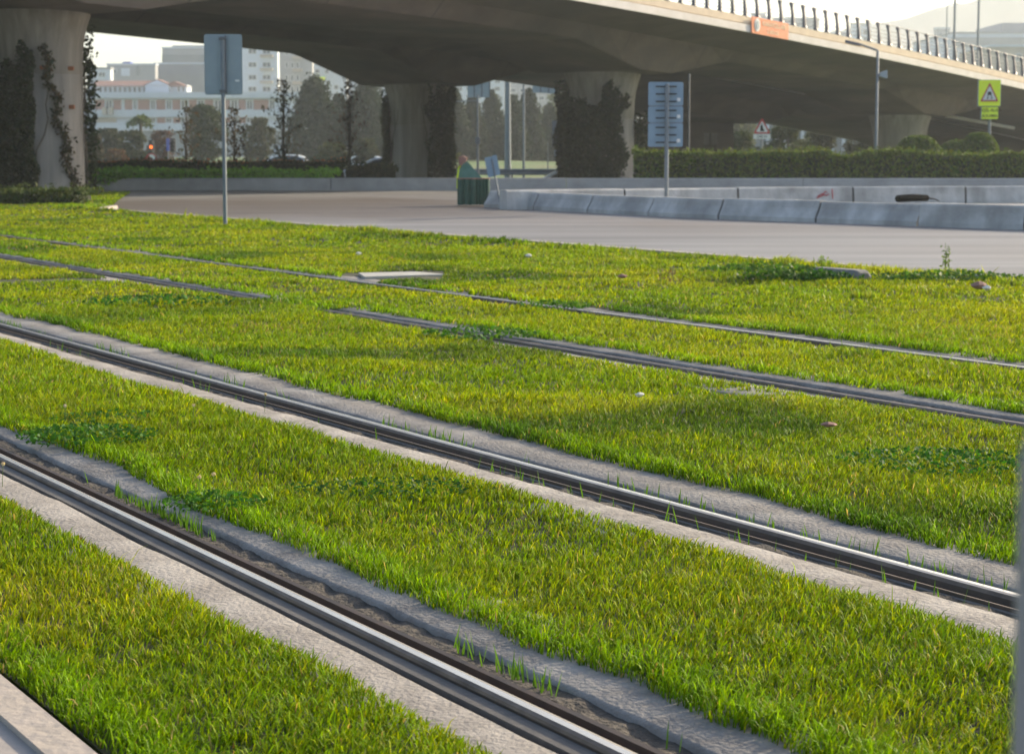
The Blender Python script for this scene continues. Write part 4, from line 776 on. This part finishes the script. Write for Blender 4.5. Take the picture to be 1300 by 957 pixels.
# ---------------------------------------------------------------- cars
def car(label, x, y, z, rz, body, kind='hatch'):
    t = thing('parked_car' if 'parked' in label else 'car', label, 'car', (x, y, z), rz)
    if kind == 'van': prof = [(-2.4, .35), (-2.42, .9), (-2.3, 1.95), (-2.1, 2.1), (.9, 2.1), (1.25, 1.95), (1.75, 1.2), (2.35, 1.0), (2.42, .6), (2.38, .35)]; cab = [(.95, 1.15), (.95, 1.85), (1.2, 1.85), (1.62, 1.2)]; w_ = .95
    else: prof = [(-2.1, .3), (-2.15, .65), (-2.08, .95), (-1.75, 1.30), (-1.2, 1.46), (-.2, 1.50), (.45, 1.38), (1.15, .98), (1.85, .86), (2.12, .68), (2.15, .3)]; cab = None; w_ = .86
    mb = MB(); n = len(prof)
    def wd(z): return w_*(1-.20*max(0, (z-.9)/.6)**1.3) if kind != 'van' else w_*(1-.06*max(0, (z-1.2)))
    L_ = []
    for f in (-1, -.93, 0, .93, 1): L_.append([(px*(1-.012*abs(f)**6*1), f*wd(pz_), pz_-(.03 if abs(f) == 1 else 0)) for px, pz_ in prof])
    mb.loft(L_, body, True, True, True); bo = mb.build('body', t)
    for sd in (-1, 1):
        mb = MB()
        if kind == 'van': q_ = cab
        else: q_ = [(-1.75, .98), (-1.45, 1.26), (-1.05, 1.38), (-.2, 1.41), (.35, 1.31), (.88, 1.0)]
        mb.loft([[(a, sd*(wd(b)+o_), b) for a, b in q_] for o_ in (-.02, .006)], M['carglass'], True, True); mb.build('side_window', t)
    if kind != 'van':
        for nm, A in (('windscreen', [(.50, 1.36), (1.08, 1.02)]), ('rear_window', [(-1.72, 1.31), (-2.02, 1.0)])):
            mb = MB(); (a, b), (a2, b2_) = A; k = .78; s_ = 1 if a2 > 0 else -1; mb.add([(a+s_*.02, -wd(b)*k, b+.02), (a+s_*.02, wd(b)*k, b+.02), (a2+s_*.02, wd(b2_)*k, b2_+.02), (a2+s_*.02, -wd(b2_)*k, b2_+.02)], [(0, 1, 2, 3)], M['carglass']); mb.build(nm, t)
    for wx in (-1.35, 1.32):
        for sd in (-1, 1):
            mb = MB(); R = [[(wx+r_*math.cos(a), sd*(w_-.18+o_), .32+r_*math.sin(a)) for a in np.linspace(0, 2*math.pi, 20, endpoint=False)] for r_, o_ in ((.28, 0), (.32, .03), (.32, .17), (.28, .2))]; mb.loft(R, M['tyre'], True, True, True); wh = mb.build('wheel', t)
            mb = MB(); R = [[(wx+r_*math.cos(a), sd*(w_+.022+o_), .32+r_*math.sin(a)) for a in np.linspace(0, 2*math.pi, 16, endpoint=False)] for r_, o_ in ((.2, 0), (.18, .01), (.05, .005))]; mb.loft(R, M['silver'], True, True); mb.build('rim', wh)
    for sd in (-1, 1):
        for nm, xx, m, zz in (('headlight', prof[-2][0]-.03, M['lens'], .68), ('tail_light', prof[1][0]+.02, M['taill'], .82)):
            mb = MB(); mb.bbox((xx-.03, sd*w_*.72-.14, zz-.07), (xx+.05, sd*w_*.72+.14, zz+.07), m, .015); mb.build(nm, t)
    return t
p = at(486, 198.5, 84); car('silver grey car passing behind the hedge left of the middle pier', p.x, 84, p.z-1.5, math.pi, M['silver'])
p = at(722, 212.5, 84); car('white car on the sunken road, half hidden by the ivy pier', p.x, 84, p.z-1.46, math.pi, M['carwhite'])
p = at(376, 196, 130); car('white parked car with a sunlit tail beside the thin tree', p.x-1.2, 131, p.z-1.5, math.pi, M['carwhite'])
p = at(455, 197, 150); car('small white parked car beyond the thin tree in front of the middle pier', p.x, 151, p.z-1.5, math.pi, M['carwhite'])
# parasols / tents at the far cafe
def tent(label, px, yt, yb, wpx, Y):
    c = at(px, yt, Y); zb_ = at(px, yb, Y).z; ww = wpx/2400*Y/2; t = thing('canopy_tent', label, 'tent', (c.x, Y, 0)); mb = MB(); e = c.z-.5*(c.z-zb_)
    mb.loft([[(-ww, -ww, e-.2), (ww, -ww, e-.2), (ww, ww, e-.2), (-ww, ww, e-.2)], [(-ww, -ww, e), (ww, -ww, e), (ww, ww, e), (-ww, ww, e)], [(-ww*.5, -ww*.5, e+(c.z-e)*.7)]*1+[(ww*.5, -ww*.5, e+(c.z-e)*.7), (ww*.5, ww*.5, e+(c.z-e)*.7), (-ww*.5, ww*.5, e+(c.z-e)*.7)], [(-.05, -.05, c.z), (.05, -.05, c.z), (.05, .05, c.z), (-.05, .05, c.z)]], M['white'], True, True); mb.build('canopy', t)
    for sx in (-1, 1):
        for sy in (-1, 1): mb = MB(); mb.tube([(sx*ww*.93, sy*ww*.93, 0), (sx*ww*.93, sy*ww*.93, e-.15)], .04, M['galv'], 6); mb.build('leg', t)
tent('white canopy tent behind the thin tree at left', 358, 183, 203, 20, 165); tent('white canopy tent left of the middle pier, partly behind a thin trunk', 446, 184, 203, 20, 165)

# ---------------------------------------------------------------- trees
def tree(label, px, ytop, ybase, Y, wpx, kind, seed, col=(.02, .038, .016), n=4500, sz=.3, name='broadleaf_tree', group=None, cbase=.12):
    q = np.random.default_rng(seed); c = at(px, ytop, Y); zb_ = min(at(px, ybase, Y).z, float(terr(c.x, Y))); H = c.z-zb_; W_ = wpx/2400*Y/2
    t = thing(name, label, 'tree', (c.x, Y, zb_), 0, group); mb = MB(); tr = max(.04, H*.018)
    mb.tube([(0, 0, -.2), (q.normal()*.03*H*.3, 0, H*.35), (q.normal()*.05, 0, H*.7), (0, 0, H*.96)], [tr, tr*.8, tr*.45, tr*.12], M['bark'], 8)
    P = []; k_l = 14 if kind != 'thin' else 26
    for i in range(k_l):
        f = cbase+(1-cbase)*(i+.5)/k_l; a = q.uniform(0, 6.28)
        if kind == 'thin': a = i*2.4; f = cbase+(1-cbase)*(i+.5)/26-.06
        if kind == 'cone': rad = W_*min(1, 1.15*(1-f)**.62)*(.8+.3*q.random())
        elif kind == 'thin': rad = W_*(1 if f < .7 else (1-f)/.3+.15)
        else: rad = W_*math.sqrt(max(.05, 1-((f-.55)/.52)**2))*(.75+.35*q.random())
        e = (rad*math.cos(a)*.8, rad*math.sin(a)*.8, H*min(.97, f+.08)); mb.tube([(0, 0, H*f*.85), (e[0]*.5, e[1]*.5, H*(f*.92+.02)), e], [tr*.3, tr*.2, tr*.08], M['bark'], 5)
    mb.build('trunk', t)
    if kind == 'thin': W_ *= 1.45; n = int(n*1.2)
    if kind != 'thin': n = int(n*2.2); sz = sz*.62; W_ = W_*(1.28 if kind == 'cone' else 1.1)
    nc = {'cone': 130, 'round': 70, 'thin': 34}[kind]
    for i in range(nc):
        f = cbase+(1-cbase)*q.random()**(1.15 if kind == 'cone' else 1); a = q.uniform(0, 6.28)
        if kind == 'cone': R = W_*min(1, 1.2*(1-f)**.62)*(.5+.75*vnoise(a*1.9+seed, f*6, seed))
        elif kind == 'thin': R = W_*(.9 if f < .7 else .9*(1-f)/.3+.1)
        else: R = W_*math.sqrt(max(.03, 1-((f-.55)/.5)**2))
        rr = R*math.sqrt(q.random()); cr = (W_*(.24+.18*q.random())) if kind == 'round' else W_*(.10+.20*q.random()) if kind == 'cone' else W_*(.15+.15*q.random()); P.append(ball_pts(n//nc, (rr*math.cos(a), rr*math.sin(a), min(H-cr*.6, H*f)), (cr, cr, cr*(1.5 if kind == 'cone' else .75)), q, .6))
    if kind == 'cone':       # upright fine sprays over the whole flank
        m_ = int(n*.6); f = cbase+(1-cbase)*q.random(m_)**1.25; a = q.uniform(0, 6.28, m_); R = W_*np.minimum(1, 1.15*(1-f)**.62)*(.3+1.3*vnoise(a*1.9+9, f*11, seed)); k = .55+.45*q.random(m_)**.5
        P.append(np.stack([R*k*np.cos(a), R*k*np.sin(a), f*H*(.97+.05*fbm(a*4, a*0, seed+3))], -1))
    if kind == 'thin':
        m_ = int(n*.3); i_ = q.integers(0, 26, m_); a = i_*2.4; f0 = cbase+(1-cbase)*((i_+.5)/26); u = q.random(m_); R = W_*u*np.where(f0 < .7, 1, (1-f0)/.3+.15); P = [np.stack([R*np.cos(a)+q.normal(size=m_)*.10, R*np.sin(a)+q.normal(size=m_)*.10, H*np.minimum(.99, f0*.93+.1*u)+q.normal(size=m_)*.05], -1)]
    P = np.concatenate(P); kc = .75+.5*fbm(P[:, 0]*1.3+seed, P[:, 2]*1.3, seed)
    leaf_cloud('crown', P, sz, np.array(col), t, LF, .4, 1.5, .1, .15, seed); return t
def TR(label, *a, **k): return tree(label, *a, **k)
TR('tall dense dark conifer left of the middle pier', 398, 102, 200, 165, 62, 'cone', 1, n=6500, name='conifer', cbase=.03)
TR('broad dark conifer directly left of the middle pier', 466, 107, 205, 165, 62, 'cone', 2, n=6500, name='conifer', cbase=.03)
TR('dark conifer between the two big conifers left of the middle pier', 430, 124, 205, 172, 44, 'cone', 3, n=4500, name='conifer', cbase=.03)
TR('rounded dark tree behind the lone tall sign pole', 262, 134, 200, 150, 46, 'round', 4, (.03, .05, .018), 5000, .26)
TR('dark broadleaf tree beside the canopy tent', 328, 150, 203, 150, 34, 'round', 5, (.05, .055, .025), 2500, .24)
TR('dense low tree under the nearest left building', 140, 164, 203, 140, 40, 'round', 6, (.035, .045, .02), 3500, .24, cbase=.0)
TR('dense low tree left of the traffic light', 168, 166, 203, 138, 34, 'round', 7, (.035, .045, .02), 3000, .24, cbase=.0)
TR('thin young tree with brown leaves right of the unlit traffic light', 237, 132, 206, 76, 26, 'thin', 8, (.07, .055, .03), 900, .11, name='young_tree')
TR('thin young tree right behind the lone sign pole', 297, 136, 206, 76, 28, 'thin', 9, (.06, .045, .03), 1500, .11, name='young_tree')
TR('tall thin young tree in front of the canopy tent', 360, 100, 206, 76, 30, 'thin', 10, (.06, .055, .03), 1700, .11, name='young_tree')
TR('tall thin young tree in front of the broad conifer', 442, 98, 210, 76, 34, 'thin', 11, (.055, .045, .028), 1500, .11, name='young_tree')
TR('reddish leaved small tree between the traffic lights', 205, 166, 203, 130, 30, 'round', 12, (.09, .05, .04), 1200, .2, cbase=.1)
TR('rust coloured round shrub at the far left', 148, 190, 206, 125, 24, 'round', 13, (.12, .065, .03), 1200, .2, cbase=.0, name='shrub')
TR('round olive bush below the tall conifer', 420, 182, 208, 130, 34, 'round', 14, (.05, .065, .02), 2500, .22, cbase=.0, name='shrub')
TR('round olive bush left of the middle pier behind the car', 464, 177, 206, 130, 26, 'round', 15, (.05, .06, .025), 2200, .22, cbase=.0, name='shrub')
for k, (px, yt, w_, l) in enumerate([(577, 115, 34, 'dark conifer just right of the middle pier'), (599, 121, 30, 'dark conifer behind the pole with the control box'), (624, 118, 36, 'dark conifer left of the gantry post'), (652, 124, 30, 'dark conifer behind the gantry post'),
                                     (672, 116, 34, 'dark conifer right of the gantry post'), (697, 136, 30, 'shorter dark conifer behind the pale sign back'), (722, 140, 40, 'dark conifer half hidden by the ivy pier')]):
    TR(l, px, yt, 202, 170+5*(k % 3), w_, 'cone', 30+k, (.024, .042, .02), 4200, .3, name='conifer', cbase=.0)
TR('pale green airy tree behind the sign back beside the ivy pier', 714, 118, 200, 230, 46, 'round', 40, (.10, .13, .04), 3000, .4)
TR('small yellow-green shrub right of the middle pier', 583, 194, 214, 96, 10, 'round', 41, (.14, .14, .05), 500, .12, cbase=0, name='shrub')
TR('bushy shrub seen through the gap behind the roadworks sign', 940, 168, 200, 110, 40, 'round', 42, (.04, .06, .02), 3000, .2, cbase=0, name='shrub')
TR('tall bush right of the roadworks sign under the deck', 1000, 158, 200, 112, 50, 'round', 43, (.045, .065, .02), 3500, .2, cbase=0, name='shrub')
TR('bush at the right end of the gap under the deck', 1045, 166, 200, 115, 50, 'round', 44, (.04, .05, .02), 3500, .2, cbase=0, name='shrub')
TR('pale hazy tree at the left end of the gap under the deck', 935, 150, 200, 170, 44, 'round', 45, (.08, .10, .05), 3000, .32, cbase=0)
TR('dark bush behind the round clipped bushes', 1100, 168, 200, 118, 50, 'round', 46, (.035, .045, .02), 2500, .22, cbase=0, name='shrub')
TR('low dark bush at the far left beside the nearest pier', 121, 172, 205, 120, 20, 'round', 47, (.05, .045, .025), 1500, .2, cbase=0, name='shrub')
# palm
c = at(178, 146, 145); zb_ = .0; H = c.z; t = thing('palm_tree', 'pale green palm in front of the long white building', 'palm tree', (c.x, 145, 0)); mb = MB(); mb.tube([(0, 0, 0), (.05, 0, H*.5), (0, 0, H*.85)], [.17, .13, .12], M['bark'], 8); mb.build('trunk', t); q = np.random.default_rng(5)
for k in range(22):
    a = q.uniform(0, 6.28); el = q.uniform(.1, 1.2); L_ = 1.15; pts = []; P = []
    for j in range(7): u = j/6; pts.append((math.cos(a)*L_*u*math.cos(el), math.sin(a)*L_*u*math.cos(el), H*.85+L_*u*math.sin(el)-.7*u*u))
    for j in range(1, 7):
        for _ in range(5): P.append(np.array(pts[j])+q.normal(size=3)*.07)
    leaf_cloud('frond', np.array(P), .17, (.09, .13, .05), t, LF, .3, 2.2, 0, .1, k)

# ---------------------------------------------------------------- buildings
def bpx(px, Y): return (px-CX)/F*Y*1.0
def building(label, x0, x1, yt, Y, dep, m, zb=-2., roof='flat', group=None, name='building'):
    a = at(x0, yt, Y); b = at(x1, yt, Y); zt = (a.z+b.z)/2; t = thing(name, label, 'building', ((a.x+b.x)/2, Y, 0), 0, group); hw = (b.x-a.x)/2
    mb = MB(); mb.box((-hw, 0, zb), (hw, dep, zt), M[m]); mb.build('wall', t)
    if roof == 'flat': mb = MB(); mb.box((-hw-.15, -.15, zt+.01), (hw+.15, dep+.15, zt+.35), M['bwhite' if m != 'bwhite' else 'bgrey']); mb.build('roof_edge', t)
    t['_x'] = 0; del t['_x']
    return t, (a.x+b.x)/2, hw, zt
def win(t, cx, Y, xa, xb, ya, yb, gm='glass', fm='winframe', name='window', front=0., mull=1, src={}):
    A = at(xa, ya, Y+front); B = at(xb, yb, Y+front); xa_, xb_, zt_, zb_ = A.x-cx, B.x-cx, A.z, B.z; f = .12
    mb = MB(); y = front-.03
    mb.box((xa_+f, y-.01, zb_+f), (xb_-f, y+.02, zt_-f), M[gm])
    for a, b in (((xa_, zb_), (xb_, zb_+f)), ((xa_, zt_-f), (xb_, zt_)), ((xa_, zb_+f), (xa_+f, zt_-f)), ((xb_-f, zb_+f), (xb_, zt_-f))): mb.box((a[0], y-.08, a[1]), (b[0], y+.025, b[1]), M[fm])
    for k in range(mull): xm = xa_+(xb_-xa_)*(k+1)/(mull+1); mb.box((xm-.05, y-.06, zb_+f+.002), (xm+.05, y-.012, zt_-f-.002), M[fm])
    return mb.build(name, t)
def panel(t, cx, Y, xa, xb, ya, yb, m, d0, d1, name):
    A = at(xa, ya, Y); B = at(xb, yb, Y); mb = MB(); mb.box((A.x-cx, d0, B.z), (B.x-cx, d1, A.z), M[m]); return mb.build(name, t)
YB = 330
t, cx, hw, zt = building('long white building with brick-red panels and white balcony bands across the left', 60, 392, 118, YB, 8, 'bwhite', -2, None)
for (ya, yb) in ((117.5, 125), (140.5, 149), (157, 166)): panel(t, cx, YB, 58, 393, ya, yb, 'bwhite', -1.1, -.01, 'balcony_band')
panel(t, cx, YB, 60, 392, 166.5, 200, 'blueglass', -.2, -.02, 'shopfront')
bx = [(121,133),(144,154),(158.5,168),(175,190),(198.5,210),(219,229),(240,250),(260,271),(283,292),(303,312),(322,341)]
for k, (a, b) in enumerate(bx):
    panel(t, cx, YB, a, b, 127, 139.5, 'brick', -.08, -.02, 'brick_panel'); nx = bx[k+1][0] if k < len(bx)-1 else b+9
    win(t, cx, YB, b+.8, nx-.8, 127, 139.5)
    if k in (3, 4, 5, 6, 7, 8, 9): panel(t, cx, YB, a+1, b, 149.5, 156.5, 'brick', -.08, -.02, 'brick_panel'); win(t, cx, YB, b+.8, nx-.8, 149.5, 156.5)
panel(t, cx, YB, 115, 148, 150, 156, 'bbeige', -.09, -.02, 'render_panel')
for a in (133, 141): panel(t, cx, YB, a, a+5, 137, 146, 'bbeige', -2.2, -1.15, 'air_unit')
t, cx, hw, zt = building('white penthouse with a tiled roof and gabled dormer on top of the long building', 112, 237, 108, 338, 5, 'bwhite', 6, None, name='penthouse')
for k in range(11): win(t, cx, 338, 119+k*6.2, 124+k*6.2, 110, 118, mull=0)
A = at(116, 109, 338); B = at(188, 109, 338); mb = MB(); R = [[(x, -.8, A.z-.1), (x, 3.5, A.z+1.0), (x, 8.5, A.z-.1)] for x in (A.x-cx, B.x-cx)]; mb.loft(R, M['roof'], True, True); mb.build('roof', t)
def gable(x0, x1, yb, yt, m, y0, y1, nm):
    A = at(x0, yb, 338); B = at(x1, yb, 338); T = at((x0+x1)/2, yt, 338); mb = MB(); mb.loft([[(A.x-cx, y, A.z), (B.x-cx, y, B.z), ((A.x+B.x)/2-cx, y, T.z)] for y in (y0, y1)], M[m], True, True); return mb.build(nm, t)
panel(t, cx, 338, 186, 216, 108.5, 119, 'bwhite', -1.3, -.05, 'dormer_wall'); gable(184, 219, 108.5, 101, 'roof', -1.5, 4, 'dormer_roof'); gable(187, 216, 108.4, 102.5, 'bwhite', -1.7, -1.52, 'dormer_gable'); gable(206, 239, 110, 103.5, 'roof', -1.0, 4, 'dormer_roof')
win(t, cx, 338, 225, 229, 110, 117, front=0, mull=0); win(t, cx, 338, 231, 235, 110, 117, mull=0)
for spec in [('grey cubic building with a blue roof tank behind the penthouse', 136, 197, 83, 400, 'bgrey'), ('low white building at the left behind the penthouse', 110, 140, 88, 390, 'bwhite'),
             ('long grey building with a pale roof line behind the lone tall sign', 196, 300, 82, 410, 'bdgrey'), ('upper grey hall building rising behind the lone tall sign', 206, 300, 62, 440, 'bgrey')]:
    t, cx, hw, zt = building(spec[0], spec[1], spec[2], spec[3], spec[4], 3, spec[5])
    if spec[1] == 136:
        panel(t, cx, 400, 154, 165, 87, 97, 'bwhite', -.3, -.02, 'render_panel'); panel(t, cx, 400, 173, 177.5, 84, 96, 'bdgrey', -.3, -.02, 'recess_panel'); panel(t, cx, 400, 153, 163, 78, 82.5, 'bblue', 2, 5, 'roof_tank'); win(t, cx, 400, 141, 148, 88, 94)
    if spec[1] == 206: panel(t, cx, 440, 216, 258, 57, 61.5, 'bgrey', 3, 12, 'roof_house'); panel(t, cx, 440, 206, 300, 70, 81, 'bdgrey', -.4, -.02, 'cladding'); 
    if spec[1] == 110: win(t, cx, 390, 115, 120, 92, 99, mull=0); win(t, cx, 390, 125, 134, 92, 98)
    if spec[1] == 196: panel(t, cx, 410, 197, 300, 94, 119, 'bdgrey', -2, -.02, 'lower_wing')
def block(label, x0, x1, yt, Y, m, cols, rows, ww, hh, balc=(), dep=3):
    t, cx, hw, zt = building(label, x0, x1, yt, Y, dep, m)
    for r_ in rows:
        for c_ in cols: win(t, cx, Y, c_, c_+ww, r_, r_+hh, mull=1 if ww > 6 else 0)
        for (a, b) in balc: panel(t, cx, Y, a, b, r_+hh+1, r_+hh+4, 'bbeige', -1.3, -.02, 'balcony')
    return t, cx
block('white apartment block with beige balconies and paired windows at left centre', 300, 352, 50, 360, 'bwhite', (315, 333), (62, 79, 95, 110), 11, 7, ((331, 347),))
block('grey-white apartment block second from the left centre', 353, 396, 55, 370, 'bgrey', (362, 369, 376), (63, 79, 95, 110), 4, 8, ((372, 384),))
t, cx = block('pale block with a lime green sign board on its front', 396, 440, 68, 380, 'bwhite', (400, 412, 424), (76, 88, 108, 118), 6, 6); panel(t, cx, 380, 396, 413, 98, 102.5, 'lime', -.6, -.05, 'sign_board')
block('long pale low block behind the big conifers', 430, 505, 92, 400, 'bwhite', (440, 450, 460, 470, 480, 490), (100, 110, 120), 6, 6, ())
block('pale building seen between the piers behind the conifers', 560, 640, 92, 400, 'bwhite', (568, 580, 592, 604, 616, 628), (100, 110, 120, 130), 7, 6, ())
block('grey white building above the conifers right of the gantry post', 640, 735, 95, 420, 'bgrey', (648, 660, 684, 700, 716), (102, 112, 122), 7, 6, ())
# fins building in the right gap
t, cx, hw, zt = building('pale glass building with white vertical fins seen under the deck on the right', 925, 1110, 145, 190, 12, 'blueglass', -2, 'flat')
for px in (974, 985, 997, 1005, 1018, 1032, 1044, 1056, 1070, 1084, 1098): panel(t, cx, 190, px-1.3, px+1.3, 146, 192, 'bwhite', -.6, -.02, 'fin')
# right skyline
t, cx, hw, zt = building('large pale hall building on the right skyline above the railing', 1208, 1400, 43, 420, 40, 'bwhite', -2); 
A = at(1281, 27, 420); B = at(1400, 27, 420); mb = MB(); mb.box((A.x-cx, 6, zt+.36), (B.x-cx, 30, A.z), M['bgrey']); mb.build('upper_storey', t)
panel(t, cx, 420, 1208, 1400, 48, 60, 'bgrey', -.3, -.02, 'cladding')
t, cx, hw, zt = building('beige building low on the right edge behind the railing', 1256, 1400, 60, 300, 20, 'bbeige', -2)
for k in range(4): win(t, cx, 300, 1290+k*12, 1297+k*12, 68, 78)
t, cx = block('small grey building on the skyline left of the large hall', 1189, 1206, 37, 500, 'bgrey', (1192, 1199), (42, 52), 4, 5)
t, cx = block('faint stepped tower block behind the railing above the orange banner', 972, 1040, 24, 620, 'bgrey', (980, 990, 1000, 1010, 1020, 1030), (30, 40, 50), 5, 5)
t, cx = block('faint lower block beside the stepped tower block', 955, 972, 18, 640, 'bgrey', (958, 964), (24, 34), 4, 5)
t, cx = block('faint white building behind the railing above the lamp arm', 1082, 1106, 31, 560, 'bwhite', (1087, 1096), (38, 48), 5, 6)
t, cx = block('faint low grey block behind the railing to the right of the stepped tower', 1042, 1075, 42, 600, 'bgrey', (1047, 1057, 1067), (48, 58), 5, 6)

# ---------------------------------------------------------------- haze
mb = MB(); mb.box((-1750, -80, -2.9), (1750, 1900, 106), M['white']); o = mb.build('haze'); tag(o, kind='stuff'); o.display_type = 'WIRE'
m = bpy.data.materials.new('haze_air'); m.use_nodes = True; nt = m.node_tree
for n in list(nt.nodes): nt.nodes.remove(n)
ou = nt.nodes.new('ShaderNodeOutputMaterial'); pv = nt.nodes.new('ShaderNodeVolumePrincipled'); pv.inputs['Color'].default_value = (.86, .93, 1, 1); pv.inputs['Density'].default_value = .00052; pv.inputs['Anisotropy'].default_value = .35
nt.links.new(pv.outputs[0], ou.inputs['Volume']); o.data.materials.clear(); o.data.materials.append(m)
